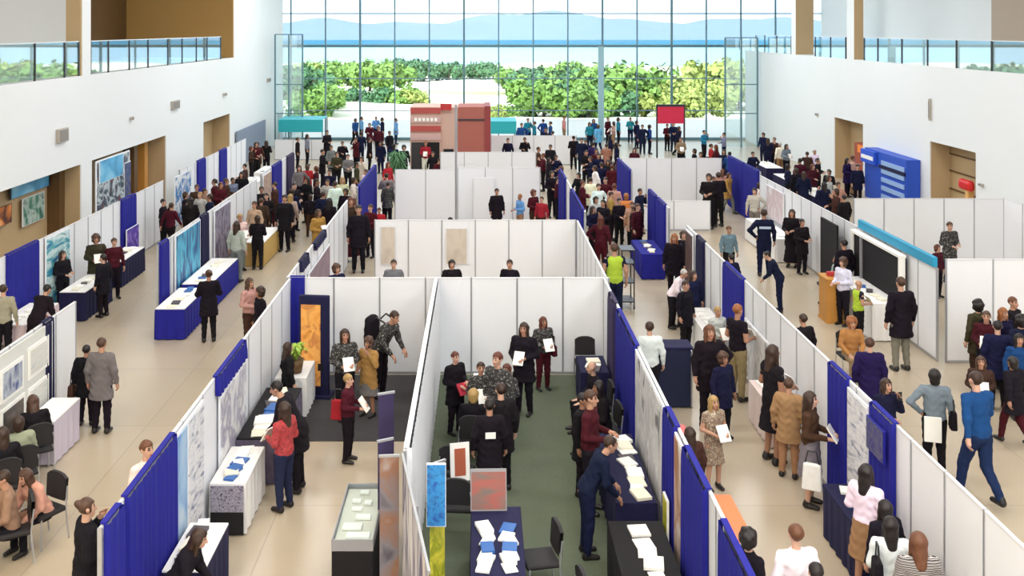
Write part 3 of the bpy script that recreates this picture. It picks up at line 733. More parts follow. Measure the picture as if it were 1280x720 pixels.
wall_run('white end wall leaning back to the right wall beside the second doorway', (16.4, 31.3), (16.9, 24.5), HP, -1, panel=1.0)
wX('white panels behind the right aisle under the red sign', 41.0, 5.8, 9.9, panel=1.0)
wX('low white panels across the right aisle', 36.5, 5.75, 8.4, h=1.1, panel=1.2)
wX('white panels by the window below the teal canopy on the left', 56, -11.5, -8.4, h=1.15, panel=1.1)
wX('white panels by the window right of the red kiosk', 54, .6, 5.2, h=1.6, panel=1.1)
tag(MB().bb(10.05, 10.16, 22.2, 26.6, HP+.02, HP+.24).build('fascia_board', M_cyan, bevel=.01), 'long cyan fascia board on top of the right white wall', 'fascia')
# light poles
for x, Y, z, lab in ((570, 36.5, 4.6, 'thin grey pole rising in front of the red kiosk'), (514, 50, 3.0, 'thin grey pole at the left edge of the red kiosk')):
    t = empty('grey_pole', ((x-VX)*Y/F, Y, 0)); tag(t, lab, 'pole')
    MB().tube([(0, 0, 0), (0, 0, z)], .04, 8).build('shaft', M_alu, t); MB().lathe([(0, .03), (.2, .03), (.2, 0), (0, 0)]).build('foot_plate', M_alu, t)
# ------------------------------------------------------------ posters, boards and banners
def pY(name, X, ya, yb, z0, z1, m_, label, cat='poster', frame=None):
    sd = 1 if X < 0 else -1; t = empty(name, (X+sd*.06, (ya+yb)/2, (z0+z1)/2)); tag(t, label, cat); w_ = abs(ya-yb); h = z1-z0
    MB().box((0, 0, 0), (.03, w_, h)).build('board', frame or M_cool, t); MB().box((sd*.018, 0, 0), (.01, w_*.94, h*.96)).build('print', m_, t); return t
def pX(name, Y, x0, x1, z0, z1, m_, label, cat='poster', frame=None):
    t = empty(name, ((x0+x1)/2, Y-.06, (z0+z1)/2)); tag(t, label, cat); w_ = abs(x1-x0); h = z1-z0
    MB().box((0, 0, 0), (w_, .03, h)).build('board', frame or M_cool, t); MB().box((0, -.018, 0), (w_*.94, .01, h*.96)).build('print', m_, t); return t
R_teal = ramp_mat('print_teal_streaks', [(.02, .06, .30), (.03, .30, .38), (.65, .78, .78), (.04, .22, .28)], (1, .7, 2.2), 'noise', sc_=1.6, dist=1.2)
R_cyan = ramp_mat('print_blue_glass', [(.01, .03, .12), (.02, .10, .28), (.10, .50, .72), (.02, .05, .18)], (1, 2, .5), 'noise', sc_=1.8, dist=.8)
R_news = ramp_mat('print_light_text', [(.10, .12, .25), (.60, .62, .68), (.78, .78, .80), (.50, .52, .60)], (1, 1.2, 4), 'noise', sc_=3.0, dist=.3)
R_grey = ramp_mat('print_grey_landscape', [(.66, .66, .68), (.50, .50, .53), (.74, .74, .75), (.16, .16, .18)], (1, 2.4, 1.0), 'noise', sc_=1.6, dist=1.0)
R_map = ramp_mat('print_pale_blue_map', [(.10, .24, .55), (.32, .50, .72), (.62, .68, .74)], (1, 1, .6), 'noise', sc_=2.2)
R_dark = ramp_mat('print_dark_photo', [(.03, .03, .08), (.12, .10, .16), (.30, .28, .36), (.06, .05, .10)], (1, 1.6, 1), 'noise', sc_=2.0, dist=1)
R_board = ramp_mat('print_framed_sheets', [(.62, .62, .55), (.05, .05, .09), (.70, .70, .66), (.30, .34, .42), (.74, .74, .70)], (1, 1.3, 1.6), 'cells', sc_=1.1)
M_news2 = ramp_mat('print_pale_lines', [(.50, .54, .56), (.70, .70, .66), (.62, .62, .58)], (1, 1, 6), sc_=2)
R_orange = ramp_mat('print_orange_map', [(.10, .04, .02), (.75, .30, .05), (.85, .42, .10), (.55, .20, .05), (.85, .40, .08)], (2, 1, 2.0), 'noise', sc_=1.6, dist=.5)
R_city = ramp_mat('print_street_scene', [(.30, .05, .03), (.03, .04, .07), (.08, .10, .14), (.55, .62, .66), (.06, .10, .13), (.03, .04, .06)], (1, 1, 1.2), 'noise', sc_=1.7, dist=.8)
R_sky = ramp_mat('screen_blue_sky', [(.03, .12, .30), (.10, .42, .70), (.30, .62, .80)], (1, 1, 1), 'noise', sc_=.8)
R_green = ramp_mat('print_green_view', [(.02, .06, .05), (.08, .25, .18), (.45, .55, .50), (.04, .12, .10)], (1, 1, 1), 'noise', sc_=2.2, dist=1)
R_fire = ramp_mat('print_orange_glow', [(.02, .01, .01), (.10, .02, .01), (.80, .25, .04), (.9, .6, .3)], (1, 1, 1), 'noise', sc_=1.2)
R_tanp = ramp_mat('print_tan_notice', [(.55, .47, .40), (.62, .55, .47), (.48, .40, .34)], (1, 1, .6), 'noise', sc_=2)
R_yell = ramp_mat('print_yellow_green', [(.50, .46, .02), (.25, .28, .02), (.62, .55, .05), (.10, .12, .02)], (2, 1, 1), 'noise', sc_=2.6, dist=1)
pY('poster', -11.1, 25.4, 26.9, .0, 2.05, R_teal, 'tall poster with white and teal streaks between blue drape and white panels, left wall')
pY('poster', -10.99, 30.9, 32.0, .3, 1.15, ramp_mat('print_purple_night', [(.02, .01, .12), (.10, .05, .40), (.35, .25, .6)], sc_=2), 'dark violet poster low on the narrow blue drape of the left wall')
pY('poster', -10.9, 35.5, 37.5, .3, 2.1, ramp_mat('print_white_blue_map', [(.78, .80, .82), (.74, .78, .82), (.03, .14, .42), (.05, .30, .55)], sc_=1.1, dist=1), 'large white poster with a blue map on the far left wall row')
pY('poster', -7.9, 25.7, 28.0, .2, 2.05, R_cyan, 'large blue and cyan poster on the island booth behind the blue counter')
pY('poster', -7.9, 29.5, 31.4, .2, 2.0, R_dark, 'grey-violet poster on the island booth behind the second blue counter')
pY('poster', -8.0, 36.6, 38.0, .3, 2.0, ramp_mat('print_brown_photo', [(.30, .16, .10), (.55, .40, .33), (.20, .12, .12)], sc_=1.6), 'brownish poster on the far island booth left of the bright blue drape')
def framed(label, ya, yb, panes):
    t = empty('display_board', (-7.85, (ya+yb)/2, 0)); tag(t, label, 'display board'); w_ = yb-ya
    MB().bb(0, .03, -w_/2, w_/2, .3, 2.04).build('board', mat('board_offwhite', (.68, .69, .66), .5), t)
    for y0, y1, z0, z1, m_ in panes:
        f = MB().bb(.03, .05, y0-w_/2, y1-w_/2, z0, z1).build('picture', M_paper, t); MB().bb(.05, .055, y0-w_/2+.06, y1-w_/2-.06, z0+.06, z1-.06).build('print', m_, f)
R_dpane = ramp_mat('print_dark_pane', [(.03, .03, .035), (.07, .05, .04), (.14, .12, .10)], sc_=1.5)
framed('pale display board with small blue pictures behind the seated people', 16.2, 18.3, [(.1, .9, 1.25, 1.8, ramp_mat('print_blue_figures', [(.03, .05, .18), (.5, .55, .62), (.05, .08, .25)], (1, 2, 1), sc_=3)), (1.1, 1.9, 1.3, 1.85, M_news2), (.1, .95, .5, 1.15, R_dpane), (1.1, 1.9, .5, 1.15, M_news2)])
framed('pale display board with dark panes at the left edge of the picture', 14.0, 16.15, [(.1, 1.0, 1.2, 1.8, M_news2), (1.1, 2.0, 1.0, 1.6, R_dpane), (.1, 1.0, .4, 1.1, R_dpane), (1.15, 2.0, .4, .9, M_news2)])
pY('poster', -4.05, 13.6, 14.4, .1, 2.05, R_news, 'newsprint-like poster beside the near blue drape, left of centre')
pY('poster', -4.05, 13.12, 13.58, .1, 2.05, R_map, 'pale blue strip poster edging the near blue drape, left of centre')
pY('poster', -4.05, 15.3, 17.0, .15, 1.75, R_news.copy() if False else ramp_mat('print_pale_collage', [(.70, .70, .72), (.78, .78, .78), (.32, .30, .42), (.72, .72, .68)], (1, 1.4, 1), 'noise', sc_=2.4), 'pale collage poster behind the papers table, under a blue valance')
pY('poster', -4.12, 23.7, 27, .0, 1.58, ramp_mat('print_mauve', [(.16, .10, .15), (.28, .19, .24)], sc_=1), 'dark mauve poster leaning on the left wall beyond the nearest cross wall')
pY('poster', 2.65, 14.1, 16.6, .1, 2.07, R_grey, 'long grey-white landscape banner between blue drapes, right of the green carpet')
pY('poster', 2.65, 12.75, 13.25, .1, 2.05, ramp_mat('print_white_brown', [(.7, .68, .64), (.35, .15, .07), (.74, .72, .7)], (1, 1, .7), sc_=2), 'narrow white and brown poster between the two nearer blue drapes')
pY('poster', 2.56, 13.3, 13.6, .0, 1.1, R_yell, 'narrow yellow-green banner low by the black table, right of the green carpet')
pY('poster', 5.6, 14.25, 15.05, .2, 2.0, R_news, 'white poster of grey pictures between the blue drapes on the right wall')
pY('poster', 5.52, 13.5, 14.1, 1.5, 1.95, ramp_mat('print_grey_emblem', [(.01, .01, .20), (.10, .10, .17), (.01, .01, .20)], sc_=3), 'dim grey emblem on the nearest blue drape of the right wall', 'emblem', M_blue)
pY('poster', 5.6, 26.0, 26.9, .1, 2.0, ramp_mat('print_dark_brown', [(.06, .03, .03), (.14, .08, .07)], sc_=1), 'dark brown banner at the far end of the right booth wall')
pY('poster', 5.6, 19.2, 20.9, .2, 1.35, ramp_mat('print_grey_ghost', [(.55, .55, .56), (.72, .72, .73), (.30, .30, .30)], (1, 2, 1), sc_=2), 'grey poster low on the white wall behind the orange-haired woman')
pY('poster', 10.15, 33.2, 35.2, .8, 1.9, ramp_mat('print_pinkish', [(.72, .68, .70), (.55, .42, .45), (.75, .73, .75)], (1, 1.5, .8), sc_=2), 'pale pink poster on the right white wall near the wide blue drapes')
pX('notice', 27.8, -2.75, -2.35, .85, 1.9, R_tanp, 'tan notice on the second cross wall, above the grey-jacketed man', 'notice')
pX('notice', 27.8, -.95, -.35, .85, 1.85, R_tanp, 'wider tan notice on the second cross wall, behind the middle head', 'notice')
pX('notice', 38.25, -.25, .55, .0, 1.7, M_cool, 'plain white board standing against the third cross wall', 'board')
pY('picture', -13.84, 28.0, 29.4, 1.7, 2.25, R_fire, 'small dark picture with an orange glow on the tan recess wall', 'picture', M_blackpl)
pY('picture', -13.84, 30.1, 31.6, 1.4, 2.25, R_green, 'green landscape picture beside the orange glow picture', 'picture')
pY('wall_screen', -13.84, 29.3, 32.0, 2.36, 2.94, R_sky, 'bright blue screen tucked under the soffit of the left recess', 'screen', M_blackpl)
MB().bb(-13.9, -13.5, 32.1, 32.5, 0, 2.94).build('trim_8', M_dkbrown)['kind'] = 'structure'
for k, (ya, yb) in enumerate(((38.9, 39.3), (40.1, 40.5))): MB().bb(-13.9, -13.45, ya, yb, 0, 2.94).build(f'trim_{9+k}', M_dkbrown if k == 0 else M_wood)['kind'] = 'structure'
t = pY('mural', -13.0, 33.65, 36.9, .0, 2.9, R_city, 'tall mural of a white building, red flag and crowd on the left wall', 'mural'); 
pY('mural_sky', -12.98, 33.9, 36.2, 2.1, 2.88, R_sky, 'bright blue sky sheet at the top of the street mural', 'mural')
pY('banner', -12.98, 36.3, 36.95, 1.0, 2.5, ramp_mat('print_navy_tower', [(.02, .03, .10), (.05, .08, .22), (.20, .16, .12)], sc_=1.6), 'navy banner at the right side of the street mural', 'banner')
tag(MB().bb(-12.94, -12.86, 53, 60, .0, 1.9).build('grey_hoarding', mat('blue_grey_board', (.20, .24, .32), .6)), 'blue-grey board against the far left wall beyond the tan recess', 'board')
def roller(label, x0, y0, x1, y1, h, m_, edge=M_alu, h0=.06):
    a = math.atan2(y1-y0, x1-x0); L = math.hypot(x1-x0, y1-y0); t = empty('pull_up_banner', ((x0+x1)/2, (y0+y1)/2, 0), a); tag(t, label, 'banner')
    MB().box((0, .02, .05), (L+.04, .18, .08)).build('base', edge, t, bevel=.01); MB().tube([(0, .04, .05), (0, .04, h)], .012, 6).build('pole', M_alu, t)
    MB().grid([[(-L/2+L*i/6, -.012*math.sin(PI*i/6), z) for i in range(7)] for z in (.08, h/2, h)]).build('sheet', m_, t, smooth=True); MB().box((0, 0, h), (L+.02, .03, .03)).build('top_bar', edge, t); return t
roller('slim navy banner standing edge-on left of the glass display case', -1.48, 14.55, -1.26, 14.65, 2.07, M_purple)
roller('second slim dusky navy banner right behind the glass display case', -1.36, 13.3, -1.17, 13.4, 1.9, M_purple)
roller('grey banner with a small orange picture beside the centre divider', -1.25, 12.45, -1.01, 12.47, 2.07, ramp_mat('print_grey_orange', [(.08, .075, .11), (.20, .19, .22), (.26, .13, .08), (.32, .30, .30)], (1, 1, .8), sc_=2.2))
roller('curved pale banner with a dark stripe at the near end of the centre divider', -.97, 12.5, -.5, 9.8, 2.07, ramp_mat('print_pale_stripes', [(.62, .58, .54), (.74, .73, .74), (.06, .05, .14), (.76, .76, .80), (.70, .62, .55)], (1, .9, .25), sc_=1.6, dist=1.2))
roller('narrow banner with blue top and yellow body right of the centre divider', -.62, 12.35, -.44, 12.5, 2.0, R_yell)
pX('banner', 12.4, -.66, -.42, 1.25, 2.03, ramp_mat('print_bright_blue', [(.02, .08, .35), (.04, .28, .62), (.02, .05, .25)], sc_=3), 'bright blue upper part hung over the yellow banner', 'banner')
t = empty('display_stand', at(393, 496), -.12); tag(t, 'tall navy display stand with an orange map in the left carpeted booth', 'display stand')
MB().box((0, 0, 1.02), (.62, .10, 2.04)).build('frame', M_navy, t, bevel=.02); MB().box((-.06, -.056, 1.05), (.40, .015, 1.62)).build('map_print', R_orange, t); MB().box((0, .05, .03), (.72, .42, .06)).build('base', M_navy, t, bevel=.01)
MB().box((.14, -.068, .62), (.10, .01, .14)).build('inset', M_black, t)
# ------------------------------------------------------------ tables and what lies on them
def table(label, x0, x1, y0, y1, cloth, top=None, h=.75, full=True, front=None):
    TABS.append((x0, x1, y0, y1)); t = empty('exhibit_table', ((x0+x1)/2, (y0+y1)/2, 0)); tag(t, label, 'table'); a, b = (x1-x0)/2, (y1-y0)/2
    MB().box((0, 0, h-.02), (2*a, 2*b, .04)).build('table_top', top or cloth, t, bevel=.008)
    P = []; per = [(-a, -b), (a, -b), (a, b), (-a, b), (-a, -b)]
    for (xa, ya), (xb, yb) in zip(per[:-1], per[1:]):
        L = math.hypot(xb-xa, yb-ya); k = max(4, int(L*14))
        for i in range(k): P.append((xa+(xb-xa)*i/k, ya+(yb-ya)*i/k))
    P.append(P[0]); rows = []
    for z, q in ((h-.02, 0), (h-.1, .5), (.35, 1), (.02 if full else .3, 1.3)):
        rows.append([(x*(1+.012*q/ max(a, .2)*math.sin(i*1.9)+.01), y*(1+.012*q/max(b, .2)*math.sin(i*1.9)+.01), z) for i, (x, y) in enumerate(P)])
    MB().grid(rows).build('table_skirt', cloth, t, smooth=False)
    for sx_ in (-1, 1):
        for sy in (-1, 1): MB().tube([(sx_*(a-.06), sy*(b-.06), 0), (sx_*(a-.06), sy*(b-.06), h-.04)], .015, 6).build('leg', M_dkmetal, t)
    return t
M_coat = [M_paper, mat('cream_paper', (.8, .76, .62), .7), mat('blue_leaflet', (.03, .12, .38), .5), mat('dark_leaflet', (.06, .05, .06), .5)]
def papers(where, x0, x1, y0, y1, n_, h=.755, wts=(6, 2, 1, 1), sz=(.21, .29)):
    rr = random.Random(hash_(where)); names = ['white sheets', 'cream sheets', 'blue leaflets', 'dark leaflets']
    seen_ = {}; P_ = PAP.setdefault(where, [])
    gx = max(1, int(math.sqrt(n_*(x1-x0)/(y1-y0)))) or 1; gy = math.ceil(n_/gx); c = 0
    for i in range(gx):
        for j in range(gy):
            if c >= n_: return
            c += 1; k = rr.choices(range(4), wts)[0]
            x = x0+(i+.5)*(x1-x0)/gx+rr.uniform(-.03, .03); y = y0+(j+.5)*(y1-y0)/gy+rr.uniform(-.04, .04); hh = rr.uniform(.008, .05)
            o = MB().box((0, 0, 0), (sz[0]*rr.uniform(.7, 1), sz[1]*rr.uniform(.7, 1), hh)).build('paper_stack', M_coat[k]); o.location = (x, y, h+hh/2+.002); o.rotation_euler = (0, 0, rr.uniform(-.4, .4))
            seen_[k] = seen_.get(k, 0)+1; P_.append((o, y, k))
            tag(o, None, 'papers', f'papers on the {where}')
PAP = {}
def hash_(s): return sum(ord(c)*(i+3) for i, c in enumerate(s))
table('royal blue skirted counter with white top and yellow leaflet, nearest on the island booth', -7.7, -7.0, 23.7, 25.6, B_, M_whitecloth); papers('nearest royal blue island counter', -7.65, -7.05, 23.8, 25.5, 7)
table('longer royal blue skirted counter behind the woman in black, island booth', -7.75, -7.0, 26.0, 28.9, B_, M_whitecloth); papers('longer royal blue island counter', -7.7, -7.05, 26.2, 28.7, 10)
table('navy skirted table with white top by the left wall, second from the near end', -10.6, -9.95, 25.2, 27.0, N_, M_whitecloth); papers('second left wall table', -10.55, -10.0, 25.3, 26.9, 6)
table('violet-navy skirted white-topped table by the left wall, third from near', -10.8, -10.2, 28.5, 30.4, N_, M_whitecloth); papers('third left wall table', -10.75, -10.25, 28.6, 30.3, 5)
table('pale pink covered table by the left wall above the near framed boards', -10.9, -10.2, 22.4, 24.2, mat('pale_pink_cloth', (.62, .50, .54), .8), M_whitecloth, full=False); papers('pale pink table', -10.85, -10.25, 22.5, 24.1, 4)
table('white covered table with sheets behind the near framed boards', -9.6, -8.2, 17.5, 19.4, M_whitecloth); papers('white table behind the framed boards', -9.5, -8.3, 17.6, 19.3, 8)
table('navy table with a white top at the bottom left of centre', -3.9, -3.38, 12.25, 13.45, N_, M_whitecloth); papers('navy table at the bottom left of centre', -3.92, -3.45, 12.35, 13.4, 6, wts=(3, 1, 1, 4))
table('white and patterned table with open front, left of the woman in red', -3.95, -3.42, 14.6, 15.9, M_whitecloth, full=True); papers('white table left of the woman in red', -3.9, -3.45, 14.7, 15.8, 8)
table('dark table heaped with papers along the left booth wall', -3.95, -3.3, 16.2, 18.5, mat('mottled_grey_cloth', (.12, .10, .15), .9, noise=.5, nscale=9), M_black); papers('dark table along the left booth wall', -3.9, -3.35, 16.3, 18.4, 10, sz=(.3, .34))
table('small white table with leafy plant in the corner by the orange map stand', -3.9, -3.3, 19.0, 20.0, M_whitecloth)
table('small black table heaped with papers amid the seated group', -.2, .45, 17.9, 19.1, M_black); papers('black table amid the seated group', -.15, .42, 18.0, 19.05, 9, sz=(.26, .34))
table('navy table with white and blue leaflets at the bottom centre', -.12, .56, 12.1, 13.9, N_); papers('navy table at the bottom centre', -.08, .52, 12.2, 13.3, 14, wts=(8, 1, 2, 0))
table('small navy table against the cross wall at the back right of the green carpet', 1.95, 2.5, 19.3, 20.3, N_); papers('small navy table at the back right of the green carpet', 2.0, 2.45, 19.35, 20.0, 3, sz=(.3, .34))
table('long navy table under the grey landscape banner', 1.9, 2.48, 14.0, 16.4, N_); papers('long navy table under the landscape banner', 2.05, 2.5, 14.1, 16.2, 10, wts=(7, 2, 0, 1), sz=(.26, .34))
table('round-cornered black table at the bottom right of the green carpet', 1.72, 2.45, 11.5, 13.5, M_black); papers('black table at the bottom right of the green carpet', 1.8, 2.45, 11.7, 13.3, 6, sz=(.26, .34))
table('navy table by the blue drapes on the right, before the long-haired woman in white', 5.0, 5.43, 13.35, 14.6, N_); papers('navy table by the right blue drapes', 5.08, 5.38, 13.4, 14.5, 3)
table('royal blue table with leaflets at the end of the short blue wall', 4.75, 5.45, 29.4, 31.4, B_); papers('royal blue table at the short blue wall', 4.8, 5.4, 29.5, 31.3, 7)
table('white counter with leaflets in front of the dark screen', 9.25, 9.95, 23.6, 26.2, M_whitecloth, h=.9); papers('white counter before the dark screen', 9.3, 9.9, 23.7, 26.1, 6, h=.905)
table('pale table along the right white wall by the two women in black', 9.3, 9.95, 31.5, 35.0, M_whitecloth); papers('pale table by the two women in black', 9.35, 9.9, 31.6, 34.9, 5)
table('white table in the aisle behind the black-haired woman, right booth wall', 5.08, 5.48, 17.6, 18.9, mat('pale_pink_cover', (.74, .62, .60), .8)); papers('pale table beside the black dress', 5.12, 5.44, 17.7, 18.8, 5)
table('white covered table behind the orange-haired woman', 4.9, 5.45, 21.5, 23.8, M_whitecloth); papers('white table behind the orange-haired woman', 4.95, 5.4, 21.6, 23.7, 6)
for i, (X, Y) in enumerate(((13.2, 39.5), (13.4, 43.5), (13.6, 47.5))):
    table(('near', 'middle', 'far')[i]+' navy table in the row before the far right white wall', X, X+.8, Y, Y+2.2, N_, M_whitecloth); papers(('near', 'middle', 'far')[i]+' navy table of the far right row', X+.05, X+.75, Y+.1, Y+2.1, 4)
for i, (X, Y) in enumerate(((-10.3, 38.5), (-10.3, 42.5), (-10.4, 46))):
    table(('near', 'middle', 'far')[i]+' white table of the far left wall row', X, X+.7, Y, Y+2.2, M_whitecloth); papers(('near', 'middle', 'far')[i]+' white table of the far left row', X+.05, X+.65, Y+.1, Y+2.1, 4)
table('amber covered table on the island booth beside the pale coat', -7.3, -6.7, 31.0, 33.4, mat('amber_cloth', (.55, .36, .12), .8), M_whitecloth)
table('small table with purple and white goods at the end of the framed boards', -7.7, -7.2, 16.9, 18.0, mat('white_violet_cloth', (.55, .50, .60), .8), M_whitecloth)
# counters, board, stool
t = empty('navy_counter', at(833, 505)); tag(t, 'dark navy counter standing in the aisle before the white-shirted man', 'counter')
MB().box((0, 0, .58), (.88, .45, 1.12)).build('body', mat('deep_navy', (.008, .014, .05), .6), t, bevel=.02); MB().box((0, 0, 1.17), (.95, .52, .05)).build('counter_top', N_, t, bevel=.01); MB().box((.45, .0, .56), (.03, .47, 1.1)).build('edge_trim', M_alu, t)
t = empty('aisle_bench', (3.22, 13.6, 0)); tag(t, 'orange and white table top just right of the nearest blue drapes', 'table')
MB().box((.16, 0, .74), (.36, 1.25, .04)).build('orange_cover', M_orange, t); MB().box((-.18, 0, .74), (.32, 1.25, .04)).build('white_cover', M_paper, t)
for a in (-1, 1):
    for b in (-.55, .55): MB().tube([(a*.28, b, 0), (a*.28, b, .72)], .018, 6).build('leg', M_dkmetal, t)
t = empty('pink_stool', (3.28, 16.6, 0)); tag(t, 'coral pink seat just right of the grey landscape banner', 'stool')
MB().box((0, 0, .66), (.36, .55, .12)).build('seat', mat('coral', (.75, .16, .15), .6), t, bevel=.03)
for a in (-1, 1):
    for b in (-.22, .22): MB().tube([(a*.14, b, 0), (a*.14, b, .62)], .015, 6).build('leg', M_dkmetal, t)
# easel board on the bottom-centre table, framed picture on the floor
t = empty('display_board', (.12, 13.75, .76)); t.rotation_euler = (-.25, 0, .03); tag(t, 'grey and red board standing on the bottom-centre navy table', 'display board')
MB().box((0, 0, .27), (.50, .02, .54)).build('board', M_grey, t); MB().box((.0, -.012, .26), (.47, .006, .48)).build('print', ramp_mat('print_red_grey', [(.15, .13, .12), (.22, .12, .10), (.36, .09, .07), (.12, .11, .10)], (.7, 1, 2), sc_=3), t); MB().box((0, .12, .2), (.05, .02, .42), rx=.5).build('prop', M_grey, t)
t = empty('framed_picture', (-.3, 15.3, .45)); t.rotation_euler = (-.12, 0, .25); tag(t, 'white-framed picture with an orange-red centre near the empty chairs', 'picture')
MB().box((0, 0, .3), (.30, .03, .56)).build('frame', M_paper, t); MB().box((0, -.02, .3), (.17, .01, .40)).build('print', mat('rust_print', (.40, .10, .05), .6), t)
# glass display case
t = empty('display_case', (-1.60, 13.3, 0)); tag(t, 'dark display case with a lit pale glass top, left of the centre divider', 'display case')
MB().box((0, 0, .42), (.52, 1.55, .84)).build('body', M_black, t, bevel=.01); MB().box((0, 0, .9), (.48, 1.5, .05)).build('tray', mat('cream_tray', (.66, .64, .55), .6), t)
for sx_ in (-1, 1): MB().box((sx_*.255, 0, .92), (.015, 1.56, .14)).build('side_frame', M_grey, t)
for sy in (-1, 1): MB().box((0, sy*.775, .92), (.52, .015, .14)).build('end_frame', M_grey, t)
MB().box((0, 0, .985), (.50, 1.53, .008)).build('glass_lid', M_winglass, t)
for i, (x, y, w_, d) in enumerate(((-.08, .35, .12, .1), (.08, .3, .1, .12), (-.05, .12, .14, .09), (.06, -.1, .2, .12), (-.05, -.35, .25, .16), (.05, -.58, .3, .14), (.0, .6, .12, .1))):
    o = MB().box((0, 0, 0), (w_, d, .03)).build('exhibit', M_paper, None, bevel=.005); o.location = (-1.60+x, 13.3+y, .945); tag(o, f"{['far left', 'far right', 'middle left', 'middle right', 'broad near left', 'nearest broad', 'farthest small'][i]} pale sample inside the glass-topped display case", 'sample', 'samples in the display case')
# ------------------------------------------------------------ chairs
M_upl = mat('black_upholstery', (.018, .016, .018), .7)
def chair(label, loc, rz, group=None, col=M_upl):
    t = empty('conference_chair', loc, rz); tag(t, label, 'chair', group)
    MB().box((0, 0, .45), (.46, .46, .07)).build('seat', col, t, bevel=.03)
    m = MB(); rows = [[(x, .21+.05*(z-.5)-.02*math.cos(x*5), z + (-.06*(abs(x)/.2)**3 if z > .8 else 0)) for x in (-.21, -.14, -.07, 0, .07, .14, .21)] for z in (.55, .65, .78, .93)]
    m.grid(rows); m.grid([[(x, y+.045, z) for x, y, z in r] for r in rows][::-1]); m.grid([rows[-1], [(x, y+.045, z) for x, y, z in rows[-1]]]); m.build('backrest', col, t, smooth=True)
    for sx_ in (-1, 1):
        MB().tube([(sx_*.22, -.2, 0), (sx_*.22, -.19, .44)], .013, 6).build('leg', M_alu, t); MB().tube([(sx_*.22, .26, 0), (sx_*.22, .21, .44), (sx_*.2, .25, .75)], .013, 6).build('leg', M_alu, t)
    return t
def facing(x, y, rz): return (x, y, 0), math.radians(rz)
chair('single black chair on the green carpet right of the bottom-centre table', (.78, 13.1, 0), math.radians(-78))
chair('black empty chair near the centre divider, behind the framed picture', (-.35, 15.7, 0), math.radians(160))
chair('black empty chair nearer the bottom, between divider and navy table', (-.32, 14.6, 0), math.radians(175))
chair('black chair by the small navy table under the cross wall', (2.2, 20.75, 0), math.radians(0))
chair('black chair pushed to the bottom right black table', (1.45, 12.0, 0), math.radians(100))
def seat_for(t, label):   # a chair under a seated person
    a = t.rotation_euler[2]; p = local(t, (0, .02, 0)); c = chair(label, (p.x, p.y, 0), a); return c
# ------------------------------------------------------------ kiosks, canopies, screens
t = empty('red_kiosk', ((562-VX)/25, 50, 0)); tag(t, 'large brick red and pinkish kiosk beyond the white cross walls', 'kiosk')
MB().bb(-1.96, -.42, -.1, 2.5, 0, 3.45).build('sign_bay', M_pinkp, t); MB().bb(-.42, .42, 0, 2.5, 0, 3.42).build('middle_bay', M_pinkp, t); MB().bb(.42, 1.75, -.1, 2.5, 0, 3.45).build('red_bay', M_brick, t); MB().bb(1.75, 2.05, -.15, 2.6, 0, 3.5).build('corner_post', mat('maroon_post', (.25, .04, .04), .5), t)
for z, m_ in ((3.3, mat('faded_red', (.40, .07, .06), .6)), (2.84, mat('faded_pink', (.55, .36, .34), .6)), (2.40, mat('faded_red', ())), (1.98, mat('faded_pink', ()))): MB().bb(-1.94, -.44, -.16, -.1, z-.16, z+.12).build('sign_board', m_, t)
for k in range(6): MB().bb(-1.75+k*.2, -1.62+k*.2, -.175, -.16, 2.76, 2.92).build('letter_block', M_paper, t)
MB().bb(-.45, .1, -.13, -.05, 3.3, 3.62).build('roof_sign', M_red, t); MB().bb(.42, 1.75, -.14, -.08, 2.78, 2.86).build('panel_rail', M_dkmetal, t)
MB().bb(-1.9, -1.25, -.14, -.08, 0, 1.7).build('dark_doorway', M_dkmetal, t); MB().bb(-1.15, -.5, -.14, -.08, 0, 1.7).build('dark_doorway', M_black, t); MB().bb(-.3, .2, -.05, .02, .9, 1.35).build('counter_window', M_black, t)
t = empty('red_sign', ((838-VX)/22.7, 55, 0)); tag(t, 'crimson sign board on two posts near the window, right of centre', 'sign')
MB().bb(-.72, .72, -.06, .06, 2.15, 3.1).build('sign_panel', mat('crimson', (.62, .02, .07), .5), t); MB().bb(-.78, .78, -.08, .08, 3.08, 3.2).build('top_frame', M_dkmetal, t)
for q in (-.75, .75): MB().tube([(q, 0, 0), (q, 0, 3.15)], .05, 8).build('post', M_dkmetal, t)
def canopy(label, x0, x1, y, z, d=2.0):
    t = empty('canopy_stall', ((x0+x1)/2, y, 0)); tag(t, label, 'canopy'); w_ = (x1-x0)/2
    MB().bb(-w_, w_, 0, .05, z-.75, z).build('valance', M_teal, t); MB().grid([[(-w_, .02, z), (w_, .02, z)], [(-w_, d, z+.06), (w_, d, z+.06)]]).build('roof_cloth', mat('pale_teal_canvas', (.10, .50, .56), .6), t)
    for q in (-1, 1):
        for yy in (.05, d): MB().tube([(q*(w_-.05), yy, 0), (q*(w_-.05), yy, z)], .04, 6).build('post', M_alu, t)
canopy('teal canopy in the far left corner before the window', -12.2, -9.5, 60.5, 1.85)
canopy('small teal canopy right of the red kiosk', .6, 2.2, 60.5, 1.75)
t = empty('information_kiosk', (17.28, 41.7, 0)); tag(t, 'bright blue kiosk with printed shelves against the right wall', 'kiosk')
MB().bb(-.35, .2, -2.0, 2.3, 0, 2.15).build('body', mat('kiosk_blue', (.02, .08, .50), .5), t); MB().bb(-.5, -.36, .9, 2.4, 1.55, 2.1).build('header', mat('kiosk_header', (.02, .09, .62), .5), t)
MB().bb(-.52, -.5, 1.0, 2.3, 1.72, 1.88).build('header_lettering', M_paper, t)
for z in (.35, .7, 1.05, 1.4, 1.75): MB().bb(-.40, -.36, -1.85, .4, z-.1, z+.08).build('printed_panel', mat('kiosk_print', (.30, .45, .75), .5), t); 
